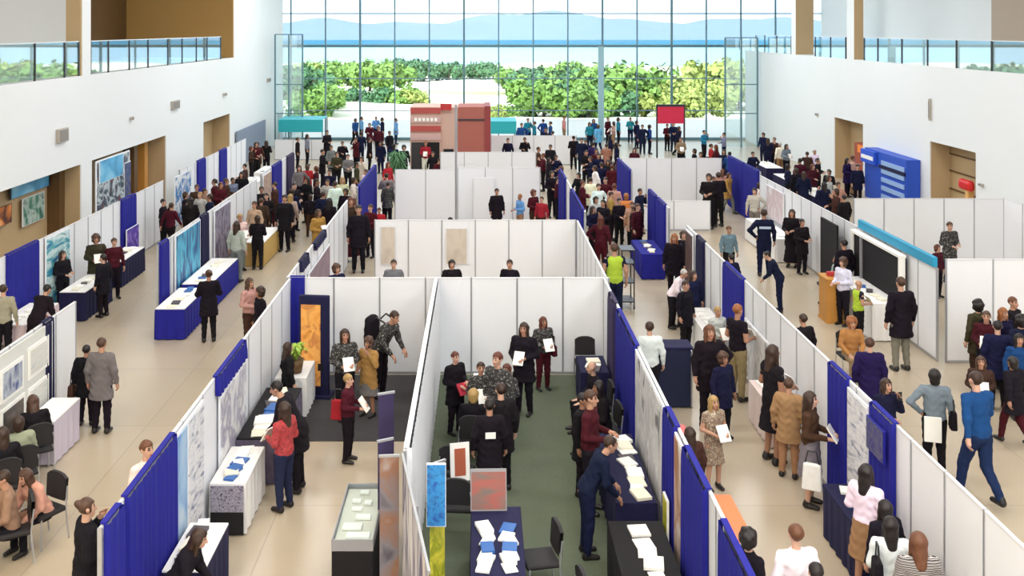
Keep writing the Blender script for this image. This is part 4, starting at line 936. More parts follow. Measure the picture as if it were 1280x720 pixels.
MB().bb(-.42, -.36, -1.95, .6, 1.50, 1.62).build('dark_shelf', N_, t)
t = empty('dark_screen', (10.02, 25.1, 0)); tag(t, 'wide black display screen in a pale frame on the right white wall', 'screen')
MB().bb(-.09, .06, -1.45, 1.45, .75, 1.98).build('screen_housing', M_black, t); MB().bb(-.16, .02, -1.55, 1.55, 1.98, 2.04).build('awning', M_paper, t)
for q in (-1.5, 1.5, .9): MB().bb(-.14, .0, q-.04, q+.04, .3, 2.0).build('frame_post', M_paper if abs(q) > 1 else M_grey, t)
t = empty('black_banner', (9.85, 28.2, 0)); tag(t, 'black standing banner between the amber podium and the white counter', 'banner')
MB().bb(-.03, .03, -.65, .65, .25, 1.95).build('sheet', M_black, t); MB().bb(-.12, .12, -.7, .7, 0, .08).build('base', M_dkmetal, t); MB().tube([(0, 0, .05), (0, 0, 1.95)], .02, 6).build('pole', M_alu, t)
t = empty('podium', at(1039, 400), 0); tag(t, 'tall amber wooden podium beside the right white wall', 'podium')
MB().box((0, 0, .55), (.42, .6, 1.08)).build('body', M_wood, t, bevel=.01); MB().box((0, 0, 1.1), (.48, .66, .04)).build('top_board', M_wood, t, bevel=.005); MB().box((0, 0, .03), (.46, .64, .06)).build('plinth', M_wood, t)
o = MB().box((0, 0, 0), (.22, .12, .1)).build('small_red_box', M_red, None, bevel=.01); o.location = local(t, (0, 0, 1.175)); tag(o, 'small dark red box on top of the amber podium', 'box')
# red hose cabinet in doorway
t = empty('fire_point', (17.9, 36.6, 0)); tag(t, 'red fire point with round hose reel in the second doorway of the right wall', 'fire equipment')
MB().bb(-.15, .2, -.45, .35, 0, 1.0).build('cabinet', M_red, t, bevel=.02); MB().bb(-.2, .05, -.4, .5, 1.45, 1.85).build('hose_reel', mat('bright_red', (.65, .02, .02), .4), t, bevel=.12); MB().bb(-.1, .1, -.15, .1, .95, 1.5).build('column', mat('yellow_column', (.75, .45, .15), .5), t)
for z in (1.15, 1.85, 2.5): MB().bb(18.24, 18.3, 35.4, 38.9, z, z+.04).build('panel_groove', M_dkbrown)['kind'] = 'structure'
t = empty('orange_stall', (18.0, 46.4, 0)); tag(t, 'orange and red vending stand inside the first doorway of the right wall', 'stand')
MB().bb(-.3, .25, -.6, .9, 0, 2.0).build('body', mat('rust_red', (.32, .05, .02), .5), t, bevel=.03); MB().bb(-.34, -.3, -.3, .4, 1.6, 1.95).build('sign_plate', mat('orange_sign', (.9, .25, .03), .5), t)  # sign plate is flat orange
# hi-vis cart, wheeled ladder rack in the centre-right aisle
t = empty('push_cart', at(783, 383), 0); tag(t, 'tall dark wheeled rack beside the yellow hi-vis worker', 'cart')
for a in (-.16, .16):
    for b in (-.3, .3): MB().tube([(a, b, .08), (a, b, 1.55)], .018, 6).build('upright', M_dkmetal, t); 
for z in (.2, .7, 1.2, 1.55): MB().box((0, 0, z), (.36, .62, .03)).build('shelf', M_dkmetal, t)
for a in (-.16, .16):
    for b in (-.3, .3): MB().tube([(a-.015, b, .05), (a+.015, b, .05)], .05, 10).build('wheel', M_blackpl, t)
# plants
def plant(label, loc, h, leaf, pot=True, n_=60, spread=.3, seed=1):
    t = empty('potted_plant', loc); tag(t, label, 'plant'); rr = random.Random(seed); m = MB()
    if pot: MB().lathe([(.0, 0), (.11, 0), (.15, .25), (.13, .25), (.0, .22)]).build('pot', M_dkbrown, t, smooth=True)
    for _ in range(n_):
        a = rr.uniform(0, 2*PI); L = rr.uniform(.4, 1)*spread; z0 = .2 + rr.uniform(0, .6)*h*.6; d = Vector((math.cos(a), math.sin(a), 0)); u = Vector((-d.y, d.x, 0))*.035
        p0 = Vector((0, 0, z0)); p1 = p0+d*L*.6+Vector((0, 0, h*.35)); p2 = p0+d*L+Vector((0, 0, h*.25)); m.quad(p0-u*.3, p0+u*.3, p1+u, p1-u); m.quad(p1-u, p1+u, p2+u*.1, p2-u*.1)
    m.build('leaves', leaf, t); MB().tube([(0, 0, .1), (0, 0, h*.7)], .012, 6).build('stem', bark, t)
plant('leafy yellow-green plant on the corner table by the orange map stand', (-3.55, 19.3, .76), .5, mat('plant_leaf', (.30, .45, .06), .6), n_=60)
plant('big dark plant left of the red kiosk doorways', (-3.9, 47, 0), 2.0, lm[1], n_=240, spread=.7, seed=4)
plant('dark bushy plant at the head of the short blue wall', (6.1, 44, 0), 1.9, mat('dark_plant', (.05, .02, .03), .7), n_=240, spread=.7, seed=8)
t = empty('low_tan_table', (7.2, 11.9, 0)); tag(t, 'tan round-edged table at the bottom right corner', 'table')
MB().lathe([(0, .75), (.75, .75), (.78, .72), (.75, .69), (0, .69)], n=28).build('table_top', mat('tan_table', (.60, .42, .24), .5), t, smooth=False); MB().tube([(0, 0, 0), (0, 0, .7)], .05, 10).build('pedestal', M_dkmetal, t); MB().lathe([(0, .03), (.32, .03), (.34, 0), (0, 0)]).build('base', M_dkmetal, t)
plant('green leaves lying over the edge of the tan table, bottom right', (6.6, 12.0, .755), .18, mat('plant_leaf2', (.22, .42, .08), .6), pot=False, n_=36, spread=.26, seed=3)

for wh, lst in PAP.items():      # papers told apart by how near they lie
    ORDP = ['nearest', 'second nearest', 'third nearest', 'fourth nearest', 'fifth nearest', 'sixth nearest', 'seventh nearest', 'eighth nearest', 'ninth nearest', 'tenth nearest', 'eleventh nearest', 'twelfth nearest']
    for k in range(4):
        q = sorted([p for p in lst if p[2] == k], key=lambda p: p[1]); nm = ['white sheets', 'cream sheets', 'blue leaflets', 'dark leaflets'][k]
        for i, p in enumerate(q): p[0]['label'] = (f'{nm} on the {wh}' if len(q) == 1 else f'{ORDP[i]} {nm} on the {wh}')
t = empty('patterned_cloth', (-3.68, 14.55, 0)); tag(t, 'mottled violet cloth hanging at the front of the white papers table', 'cloth')
MB().bb(-.24, .24, -.015, .0, .36, .74).build('patterned_half', ramp_mat('print_mottled_violet', [(.03, .02, .05), (.35, .33, .40), (.06, .04, .09)], sc_=9), t); MB().bb(-.24, .24, -.015, .0, .03, .36).build('black_half', M_black, t)
# ------------------------------------------------------------ people one by one
T_, S_, L_ = ('trousers', 'black'), ('skirt', 'black'), ('longskirt', 'black')
def tr(c): return ('trousers', c)
def sk(c): return ('skirt', c)
P = person
# near left
p = P(108, 624, None, 'phone', 120, ('coat', 'black'), T_, ('bun', 'b'), 'person in a black coat with light brown hair, bottom left by the drape end', h=1.78, skin=SK[2])
p = P(183, 552, None, 'hold', 60, ('shirt', 'white'), tr('denim'), ('short', 'g'), 'person in a white shirt half hidden behind the big blue drape, left of centre', h=1.76, skin=SK[2])
p = P(127, 423, 541, 'stand', 175, ('coat', 'grey'), T_, ('short', 'b'), 'person in a grey jacket walking away in the open left aisle, black trousers')
p = P(108, 446, 530, 'stand', 185, ('coat', 'black'), T_, ('short', 'k'), 'dark-dressed person just left of the grey jacket, holding a brown bag', h=1.6)
handbag(p, 'brown', 'brown bag at the side of the dark-dressed person in the open left aisle', (.3, 0, .75))
for (x, y, rz, top, hr, lab, pose) in ((41, 495, 215, ('shirt', 'black'), ('long', 'b'), 'brown long hair and black top', 'sitlean'), (22, 521, 220, ('coat', 'beige'), ('bob', 'd'), 'dark hair and grey-beige coat', 'sit'), (3, 535, 215, ('coat', 'black'), ('long', 'd'), 'dark coat at the left picture edge', 'sit')):
    p = P(x, y, None, pose, rz, top, tr('denim'), hr, f'seated person with {lab}, facing the framed boards', h=1.7); seat_for(p, f'chair under the seated person with {lab}')
p = P(31, 588, None, 'sitlean', 330, ('coat', 'pink'), tr('black'), ('long', 'b'), 'crouched person in a pale pink coat, lower left', h=1.6); seat_for(p, 'chair under the pale pink coat, lower left')
p = P(4, 590, None, 'sit', 300, ('shirt', 'tan'), tr('black'), ('short', 'd'), 'person in a yellowish top cut by the left picture edge', h=1.7); seat_for(p, 'chair under the yellow top at the left picture edge')
P(4, 352, None, 'hip', 190, ('shirt', 'beige'), T_, ('short', 'd'), 'person in a grey-beige jumper in front of the broad blue drape, left edge', h=1.72)
P(62, 356, None, 'lean', 160, ('coat', 'black'), T_, ('short', 'k'), 'person in black leaning over the pale pink table by the left wall', h=1.7)
P(94, 326, None, 'hold', 60, ('shirt', 'black'), T_, ('long', 'd'), 'dark-haired person in black behind the second left wall table', xy=(-10.85, 26.0), h=1.6)
P(120, 294, None, 'hold', 30, ('coat', 'olive'), T_, ('curly', 'b'), 'person with big brown hair and olive coat by the left wall', h=1.75)
P(138, 301, None, 'stand', 40, ('shirt', 'maroon'), T_, ('short', 'b'), 'person in dark red beside the big-haired one by the left wall', h=1.65)
p = P(129, 318, 396, 'stand', 250, ('coat', 'black'), T_, ('short', 'k'), 'person in a long black coat standing at the end of the second left wall table')
p = P(261, 338, 427, 'cross', 200, ('coat', 'black'), T_, ('bun', 'b'), 'person in black with hair tied up, at the corner of the nearest island counter')
P(312, 348, None, 'hold', 60, ('shirt', 'pink'), tr('brown'), ('long', 'b'), 'person in a light pink top in the aisle behind the left booth wall', h=1.66)
P(325, 360, None, 'stand', 300, ('coat', 'black'), T_, ('curly', 'd'), 'curly-haired person in a dark jacket beside the light pink top', h=1.62)
# left centre booth
P(224, 655, None, 'lean', 90, ('coat', 'black'), T_, ('long', 'd'), 'long-haired person in black bending over the bottom left table', h=1.62)
P(355, 503, 637, 'hold', 240, ('shirt', 'maroon'), tr('denim'), ('long', 'd'), 'person in a red floral top standing alone by the papers table', pat=M_floral)
P(340, 478, 612, 'lean', 265, ('coat', 'black'), T_, ('short', 'k'), 'person in a long black coat leaning on the dark papers table', h=1.72)
P(326, 466, None, 'stand', 120, ('shirt', 'black'), T_, ('long', 'd'), 'dark person behind the dark papers table against the pale collage', h=1.5, xy=(-3.6, 18.75))
P(431, 412, None, 'hold', 20, ('shirt', 'black'), T_, ('long', 'd'), 'dark-haired person in patterned black by the orange map stand', h=1.7, pat=M_bw)
P(454, 427, 515, 'phone', 330, ('coat', 'gold'), sk('grey'), ('curly', 'b'), 'curly-haired person in a golden jacket with grey skirt, left booth')
p = P(435, 474, 570, 'hold', 80, ('shirt', 'maroon'), T_, ('short', 'y'), 'blond person in maroon with black trousers at the carpet edge')
handbag(p, 'red', 'dark red bag behind the blond person in maroon', (.05, .22, 1.0), .26, .34)
p = P(497, 391, None, 'lean', 60, ('shirt', 'grey'), T_, ('short', 'd'), 'tall person leaning forward in black and white before the first cross wall', h=1.86, pat=M_bw)
backpack(p, 'black', 'big black backpack on the leaning person before the first cross wall', (0, .18, 1.25), 1.35)
# green booth left
p = P(562, 446, 535, 'hold', 40, ('coat', 'black'), T_, ('short', 'r'), 'person in a black suit holding red folders beside the divider wall')
held(p, 'red_folder', mat('red_folder', (.45, .02, .05), .5), (.3, .03, .22), 'red folder held by the black suit beside the divider wall', (0, -.33, 1.05))
P(601, 450, None, 'hold', 10, ('shirt', 'black'), T_, ('short', 'd'), 'small person in black and white behind the heaped papers table', h=1.5, pat=M_bw)
P(612, 452, None, 'hold', 330, ('shirt', 'white'), T_, ('long', 'r'), 'red-haired person in a pale top behind the heaped papers table', h=1.45, pat=M_bw)
P(622, 431, None, 'stand', 320, ('coat', 'grey'), T_, ('short', 'r'), 'tall person with patterned collar right of the heaped papers table', h=1.80, pat=M_bw)
p = P(590, 503, None, 'sit', 175, ('shirt', 'black'), T_, ('bob', 'y'), 'blond seated person in black with back to the camera, green carpet', xy=(-.12, 16.95)); seat_for(p, 'chair under the blond person on the green carpet')
p = P(612, 500, None, 'stand', 185, ('coat', 'black'), T_, ('short', 'k'), 'person in black with white marks on the back, beside the blond one', h=1.62)
held(p, 'back_print', M_paper, (.16, .01, .1), 'white emblem on the back of the black coat beside the blond person', (0, .165, 1.2), 0, 'emblem')
p = P(626, 480, None, 'stand', 200, ('coat', 'black'), T_, ('short', 'd'), 'dark-coated person behind the black table amid the seated group', h=1.7)
p = P(655, 404, 518, 'hold', 340, ('coat', 'black'), T_, ('long', 'd'), 'person in black trouser suit standing alone on the green carpet')
p = P(679, 397, 487, 'hold', 20, ('shirt', 'white'), tr('maroon'), ('long', 'r'), 'red-haired person in black and white print near the cross wall', pat=M_bw)
handbag(p, 'maroon', 'maroon bag on the arm of the red-haired person near the cross wall', (.22, -.1, .95), .22, .22)
# green booth right
p = P(738, 489, 640, 'hold', 70, ('shirt', 'maroon'), T_, ('short', 'b'), 'person in a maroon sweater standing at the long navy table')
P(752, 497, None, 'stand', 60, ('coat', 'black'), T_, ('short', 'k'), 'dark person just behind the maroon sweater', h=1.6)
p = P(768, 486, None, 'sit', 280, ('coat', 'black'), T_, ('long', 'k'), 'seated person in black at the far end of the long navy table', xy=(2.15, 17.3)); seat_for(p, 'chair of the person in black at the far end of the long navy table')
p = P(786, 478, None, 'sit', 275, ('coat', 'black'), T_, ('none', 'k'), 'dark seated figure against the blue drape right of the green carpet', xy=(2.15, 18.35)); seat_for(p, 'chair against the blue drape right of the green carpet')
P(769, 547, None, 'lean', 95, ('shirt', 'navy'), tr('navy'), ('short', 'd'), 'broad person in a navy jacket leaning over the long navy table', h=1.74)
# middle between A and B
p = P(493, 316, None, 'stand', 0, ('coat', 'grey'), T_, ('short', 'd'), 'person in a grey jacket seen over the nearest cross wall below the narrow tan notice', h=1.62, xy=(-2.15, 24.9))
P(565, 317, None, 'stand', 10, ('coat', 'black'), T_, ('bob', 'k'), 'person in black seen over the nearest cross wall below the wide tan notice', h=1.62, xy=(-.7, 24.9))
P(637, 316, None, 'stand', 340, ('coat', 'black'), T_, ('short', 'd'), 'person in black and white seen over the nearest cross wall, rightmost of the three heads', h=1.62, xy=(.74, 24.9))
P(449, 251, 345, 'stand', 5, ('coat', 'black'), T_, ('short', 'k'), 'tall person in a black suit standing left of the second cross wall', xy=(-3.68, 30.3))
P(437, 257, 345, 'phone', 20, ('coat', 'brown'), ('longskirt', 'maroon'), ('long', 'r'), 'person in a brown top and long dark skirt left of the black suit', xy=(-4.1, 31.7))
P(422, 315, None, 'hold', 40, ('coat', 'navy'), T_, ('curly', 'b'), 'person with curly brown hair seen over the left end of the nearest cross wall', h=1.62, xy=(-3.5, 24.4))
P(463, 256, None, 'hold', 330, ('shirt', 'maroon'), T_, ('short', 'b'), 'person in dark red right behind the tall black suit', h=1.7)
P(474, 260, None, 'stand', 10, ('shirt', 'red'), T_, ('short', 'd'), 'small person in bright red at the left end of the second cross wall', h=1.4)
P(485, 228, 278, 'stand', 170, ('coat', 'grey'), T_, ('short', 'd'), 'person in patterned grey left of the third cross wall', pat=M_bw, h=1.7)
P(621, 236, None, 'stand', 20, ('coat', 'black'), T_, ('short', 'k'), 'person in black by the white board behind the second cross wall', h=1.66)
P(650, 243, None, 'hold', 300, ('shirt', 'skyblue'), tr('tan'), ('short', 'o'), 'person in light blue and orange behind the second cross wall', h=1.5)
P(667, 238, None, 'hold', 40, ('shirt', 'maroon'), tr('brown'), ('curly', 'r'), 'red-brown haired person behind the second cross wall', h=1.6)
P(677, 246, None, 'stand', 330, ('shirt', 'red'), tr('brown'), ('short', 'd'), 'person in rust red rightmost behind the second cross wall', h=1.5)
P(563, 263, None, 'sit', 0, ('shirt', 'black'), T_, ('short', 'k'), 'tiny dark head left of the light pole over the second cross wall', xy=(-.95, 32.2)); P(505, 182, None, 'stand', 10, ('shirt', 'black'), T_, ('curly', 'k'), 'dark figure with bushy hair left of the red kiosk doors', h=1.7)
P(532, 177, None, 'hold', 0, ('shirt', 'red'), tr('white'), ('short', 'o'), 'person in bright red in front of the red kiosk doorway', h=1.75)
P(551, 199, None, 'lean', 60, ('shirt', 'maroon'), T_, ('short', 'd'), 'bent person in dark red below the red kiosk', h=1.7); P(541, 190, None, 'stand', 0, ('shirt', 'black'), T_, ('short', 'd'), 'dark person between the red shirt and the bent one', h=1.6)
P(592, 202, None, 'sit', 0, ('shirt', 'black'), T_, ('short', 'k'), 'tiny dark figure over the far cross wall below the brick red panel', xy=(-.35, 44.8)); P(575, 203, None, 'sit', 10, ('shirt', 'navy'), T_, ('short', 'k'), 'tiny navy figure beside the light pole over the far cross wall', xy=(-.9, 44.8))
P(635, 173, None, 'stand', 0, ('shirt', 'navy'), tr('navy'), ('short', 'k'), 'person in navy right of the red kiosk below the small teal canopy', h=1.7)
# right aisle
p = P(812, 403, None, 'stand', 180, ('shirt', 'white'), T_, ('short', 'd'), 'person in a white shirt behind the dark navy counter', h=1.72)
P(887, 407, 535, 'hip', 10, ('coat', 'black'), T_, ('long', 'g'), 'person in an open black jacket with hand on hip, right aisle')
P(904, 442, 548, 'stand', 30, ('coat', 'navy'), T_, ('curly', 'b'), 'person in dark navy partly covering the black jacket, right aisle')
P(892, 503, 602, 'hold', 20, ('dress', 'tan'), None, ('long', 'y'), 'small person in a tan patterned dress behind the nearest drapes', pat=ramp_mat('tan_print', [(.55, .42, .28), (.12, .07, .05), (.65, .55, .42)], sc_=9)); P(862, 540, None, 'stand', 200, ('coat', 'brown'), T_, ('long', 'd'), 'dark long-haired head just over the landscape banner', h=1.5)
P(922, 381, 500, 'hold', 120, ('tee', 'black'), tr('tan'), ('short', 'o'), 'orange-haired person in a black top and tan trousers, right aisle')
p = P(966, 432, 578, 'hold', 110, ('dress', 'black'), None, ('long', 'd'), 'person in a knee-length black dress with bare legs, right aisle')
P(986, 462, None, 'stand', 150, ('coat', 'tan'), tr('tan'), ('short', 'b'), 'tan-coated person between the black dress and the grey skirt', h=1.62)
p = P(1013, 486, 626, 'hold', 60, ('shirt', 'brown'), sk('grey'), ('long', 'd'), 'long-haired person in a brown top and grey skirt, right aisle')
handbag(p, 'white', 'white shopping bag hanging beside the grey skirt', (-.36, -.1, .6), .3, .4)
P(1087, 423, None, 'stand', 170, ('coat', 'purple'), T_, ('short', 'b'), 'person in a purple jacket behind the right booth wall', h=1.72)
p = P(1108, 474, None, 'phone', 20, ('coat', 'navy'), T_, ('long', 'd'), 'person in a navy coat holding a phone behind the right blue drapes', h=1.6)
held(p, 'phone', M_blackpl, (.08, .01, .15), 'phone held by the navy coat behind the right blue drapes', (.1, -.22, 1.48), 0)
p = P(1168, 462, None, 'hip', 165, ('shirt', 'greyblue'), T_, ('bob', 'k'), 'person in a grey-blue jacket with a bag, walking away on the right', h=1.74)
handbag(p, 'black', 'black bag at the hip of the grey-blue jacket', (-.27, .05, .95), .26, .3); held(p, 'white_bag', M_paper, (.26, .06, .4), 'white carrier at the back of the grey-blue jacket', (.06, .22, .82), 0, 'bag')
P(1223, 464, 632, 'walk', 195, ('shirt', 'blue'), tr('bluejean'), ('short', 'd'), 'person in a bright blue sweater and dark jeans striding away on the right', skin=SK[2])
P(1126, 347, 463, 'stand', 190, ('coat', 'black'), tr('grey'), ('short', 'b'), 'person in a black jacket and grey trousers at the white counter')
P(1004, 393, None, 'stand', 200, ('shirt', 'black'), T_, ('short', 'd'), 'dark person looking over the right booth wall below the podium', h=1.66)
P(1083, 575, None, 'hold', 130, ('shirt', 'white'), sk('tan'), ('long', 'k'), 'long-haired person in white with a tan skirt at the navy table on the right', h=1.68)
p = P(1113, 647, None, 'hold', 170, ('shirt', 'white'), T_, ('long', 'k'), 'black-haired person in white beside the striped sweater', h=1.6)
handbag(p, 'black', 'black shoulder bag on the person in white beside the striped sweater', (.2, .2, 1.15), .26, .24)
P(1106, 626, None, 'stand', 200, ('coat', 'black'), T_, ('long', 'k'), 'black-haired person behind the one in white, bottom right', h=1.55)
P(1148, 650, None, 'stand', 175, ('shirt', 'white'), T_, ('long', 'g'), 'ginger-haired person in a striped sweater at the bottom right', h=1.7, pat=M_stripe)
P(995, 657, None, 'stand', 190, ('shirt', 'white'), T_, ('short', 'g'), 'broad person in a white shirt with short brown hair, bottom right of centre', h=1.74, skin=SK[2])
P(936, 671, None, 'stand', 120, ('shirt', 'black'), T_, ('curly', 'k'), 'person with bushy black hair beside the orange table top', h=1.6)
P(1020, 705, None, 'stand', 180, ('coat', 'black'), T_, ('short', 'k'), 'dark head at the lower edge beside the white shirt', h=1.6)
# right group
p = P(1222, 376, None, 'stand', 200, ('coat', 'olive'), tr('brown'), ('curly', 'k'), 'person in a dark olive coat, leftmost of the group at the right edge', h=1.72)
backpack(p, 'black', 'black backpack on the dark olive coat at the right edge group', (0, .2, 1.2)); p = P(1233, 387, None, 'hold', 330, ('shirt', 'maroon'), T_, ('short', 'b'), 'pale-faced person looking out of the group at the right edge', h=1.66)
P(1266, 372, None, 'stand', 30, ('shirt', 'black'), T_, ('short', 'g'), 'brown-haired tall person at the back of the right edge group', h=1.78); P(1254, 388, None, 'hold', 20, ('coat', 'navy'), T_, ('long', 'o'), 'orange-haired person in the middle of the right edge group', h=1.66)  # orange is the hair colour in the middle of this group
p = P(1247, 402, 512, 'stand', 165, ('coat', 'navy'), T_, ('short', 'k'), 'person in a long navy coat with back turned, right edge group'); P(1276, 395, None, 'stand', 190, ('coat', 'navy'), tr('navy'), ('curly', 'k'), 'dark navy person cut by the right picture edge', h=1.7)
P(1274, 415, None, 'stand', 350, ('shirt', 'blue'), T_, ('long', 'k'), 'person in blue cut by the right picture edge, in front of the navy one', h=1.6)
P(1268, 447, 556, 'walk', 200, ('coat', 'black'), tr('maroon'), ('bob', 'k'), 'person in a black coat and dark red trousers walking at the right edge'); P(1226, 446, None, 'hold', 340, ('shirt', 'brown'), tr('tan'), ('long', 'b'), 'brown-haired head just over the bright blue sweater', h=1.5)
P(1187, 278, None, 'hold', 10, ('coat', 'grey'), T_, ('short', 'b'), 'person in grey and black over the tall cross wall on the right', h=1.76, pat=M_bw); P(1172, 306, None, 'stand', 30, ('shirt', 'maroon'), T_, ('bob', 'r'), 'dark red haired head over the cyan fascia end', h=1.45)
# by the right white wall
p = P(955, 262, 345, 'hip', 175, ('shirt', 'navy'), tr('navy'), ('short', 'd'), 'person in a navy uniform with a pale stripe across the back')
held(p, 'reflective_stripe', mat('reflective', (.45, .55, .7), .4), (.34, .015, .07), 'pale reflective stripe on the back of the navy uniform', (0, .15, 1.28), 0, 'stripe')
P(956, 315, 388, 'lean', 250, ('shirt', 'navy'), tr('navy'), ('short', 'k'), 'person in navy stooping behind the right booth wall'); P(990, 262, 334, 'hold', 330, ('coat', 'black'), ('longskirt', 'black'), ('long', 'd'), 'person in a long black dress by the pale wall table, left of two')
P(1015, 273, 341, 'hold', 20, ('coat', 'black'), T_, ('bun', 'k'), 'person in black holding white sheets by the pale wall table, right of two'); P(1075, 318, None, 'hold', 300, ('shirt', 'white'), T_, ('curly', 'b'), 'person in a white top beside the black banner', h=1.66)
P(1055, 306, None, 'stand', 200, ('coat', 'black'), T_, ('short', 'k'), 'tall dark person in front of the black banner', h=1.8); P(1073, 352, 428, 'hold', 100, ('vest', 'lime'), T_, ('none', 'd'), 'stooped worker in a lime green top before the white counter', skin=SK[0]); p = P(1065, 398, None, 'sit', 0, ('shirt', 'gold'), tr('tan'), ('curly', 'o'), 'seated person in a yellow and tan top below the amber podium'); seat_for(p, 'chair under the yellow and tan top below the amber podium'); P(1100, 355, None, 'sit', 280, ('shirt', 'lightgrey'), T_, ('short', 'd'), 'grey figure behind the white counter', xy=(9.65, 26.8))
# right-centre aisle
P(843, 294, 375, 'stand', 340, ('coat', 'black'), T_, ('long', 'o'), 'golden-haired person in a black coat beside the royal blue table'); P(854, 289, None, 'stand', 10, ('coat', 'black'), T_, ('bob', 'd'), 'person in black right behind the golden-haired one', h=1.7)
p = P(858, 338, None, 'lean', 60, ('shirt', 'white'), T_, ('short', 'w'), 'white-haired person bending in pale clothes, right aisle', h=1.55); P(872, 345, None, 'stand', 30, ('coat', 'navy'), T_, ('long', 'd'), 'person in dark navy in the row along the narrow drapes', h=1.55); P(880, 338, None, 'stand', 40, ('coat', 'black'), T_, ('short', 'd'), 'dark person against the navy drape, right aisle', h=1.62); P(895, 350, 410, 'hold', 40, ('coat', 'black'), T_, ('short', 'd'), 'person in black holding pale papers at the end of the row'); P(897, 380, 445, 'hold', 20, ('shirt', 'lightgrey'), tr('tan'), ('short', 'y'), 'person in a pale grey top above the hand-on-hip one')
P(911, 283, None, 'stand', 10, ('shirt', 'greyblue'), T_, ('short', 'g'), 'ginger-haired person in a grey-blue shirt over the right booth wall', h=1.6); P(914, 318, None, 'stand', 200, ('coat', 'navy'), T_, ('short', 'k'), 'dark head just over the blue drape of the right booth wall', h=1.5)
p = P(768, 305, 405, 'stand', 185, ('vest', 'lime'), tr('navy'), ('short', 'b'), 'worker in a yellow hi-vis top pushing the dark rack'); P(795, 268, None, 'stand', 330, ('coat', 'pink'), T_, ('short', 'b'), 'person in pink behind the royal blue table', h=1.55, xy=(5.1, 33.6))
# ------------------------------------------------------------ crowds, from the photo, smaller and further off
ORD = ['leftmost', 'second from the left', 'third from the left', 'fourth from the left', 'fifth from the left', 'sixth from the left', 'seventh from the left', 'eighth from the left', 'ninth from the left', 'tenth from the left', 'eleventh from the left', 'twelfth from the left', 'thirteenth from the left', 'fourteenth from the left', 'fifteenth from the left', 'sixteenth from the left', 'seventeenth from the left']
HNAME = dict(k='black', d='dark', b='brown', g='ginger', y='blond', o='orange', w='white', r='red-brown')
CN = dict(greyblue='grey-blue', skyblue='light blue', lightgrey='light grey', bluejean='dark blue', gold='golden', tan='tan', denim='dark blue', cream='cream')
NTH = ['first', 'second', 'third', 'fourth', 'fifth', 'sixth', 'seventh', 'eighth', 'ninth', 'tenth', 'eleventh', 'twelfth', 'thirteenth', 'fourteenth', 'fifteenth', 'sixteenth', 'seventeenth', 'eighteenth']
def crowd(where, group, txt):
    rows = [r.split() for r in txt.strip().split(';') if r.strip()]; rows.sort(key=lambda r: int(r[0]))
    rr = random.Random(hash_(where)); seen = {}
    cols = {}
    for r in rows: cols[(r[2])] = cols.get(r[2], 0)+1
    for r in rows:
        x, y, c, bt, hr = int(r[0]), int(r[1]), r[2], r[3], r[4]; foot = int(r[5]) if len(r) > 5 and r[5] != '-' else None
        k = seen.get(c, 0); seen[c] = k+1
        o_ = '' if cols[c] == 1 else f', {NTH[k]} such colour from the left'
        kind = rr.choice(['shirt', 'coat', 'shirt']); pose = rr.choice(['stand', 'hold', 'walk', 'hold', 'stand', 'phone', 'hip'])
        style = rr.choice(['short', 'short', 'long', 'bob', 'pony']); b = dict(t='trousers', s='skirt', l='longskirt')[bt[0]]; bc = dict(k='black', n='navy', g='grey', b='brown', t='tan', w='white', m='maroon', d='denim')[bt[1]]
        P(x, y, foot, pose, rr.choice([0, 20, 340, 180, 160, 200, 90, 270, 45, 315]), (kind, c), (b, bc), (style, hr), f'{HNAME[hr]}-haired small person in {CN.get(c, c)}{o_}, {where}', group)
crowd('far left aisle', 'crowd of the far left aisle', """
333 176 black tk d; 322 178 brown tk d; 372 172 black tk d; 384 168 greyblue tk d; 409 163 black tk k; 414 182 grey tk d; 403 187 black tk k; 412 212 navy tk k; 428 177 black tk k; 435 193 grey tk d; 421 190 olive tk d;
444 148 blue tk d; 452 146 skyblue tn d; 445 172 maroon tk d; 451 165 navy tn k; 462 154 maroon tk d; 470 146 skyblue tn b; 478 147 navy tn k; 473 158 maroon tk r; 487 164 black tn k; 495 148 skyblue tn d; 492 180 navy tk k;
462 172 black tk k; 476 177 navy tn k; 485 203 red tt r; 480 217 grey tk d""")
crowd('left aisle, middle', 'crowd of the middle left aisle', """
374 207 grey tk d; 384 206 red tk b; 395 208 maroon tk r; 384 222 black tk k; 396 224 black tk k; 410 225 lightgrey tg d; 419 227 white tg d; 428 222 cream tg y; 432 236 black tk k; 404 240 navy tg d; 412 248 black tk k;
452 196 cream tg d; 446 203 olive tk k; 364 236 navy tn d; 388 246 black tb d 292; 398 262 gold tt b; 368 229 black tk k; 457 212 white tg d; 441 222 white tt d""")
P(352, 243, 313, 'stand', 350, ('coat', 'black'), T_, ('short', 'k'), 'person in a black suit standing clear in the left aisle'); P(363, 241, None, 'stand', 170, ('coat', 'beige'), T_, ('long', 'y'), 'person in a yellowish-beige coat behind the black suit in the left aisle', h=1.66)
crowd('among the left booths', 'visitors between the left booths', """
204 249 black tk k; 213 254 maroon tk d; 232 240 black tk d; 238 247 black tk k; 246 231 brown tk b; 251 240 lightgrey tk y; 256 236 tan tg d; 262 243 navy tw d; 268 224 maroon tk d; 276 228 maroon tk r; 283 224 brown tk b; 290 220 greyblue tk d;
306 205 brown tk k; 302 215 black tk k; 320 178 maroon tk d; 314 183 brown tk r; 299 255 maroon tk d; 311 248 brown tb b; 318 252 pink tt b; 327 236 black tk k; 333 242 black tk k; 300 268 cream tg y; 322 262 black tk d; 296 278 lightgrey tg d; 340 228 brown tm d""")
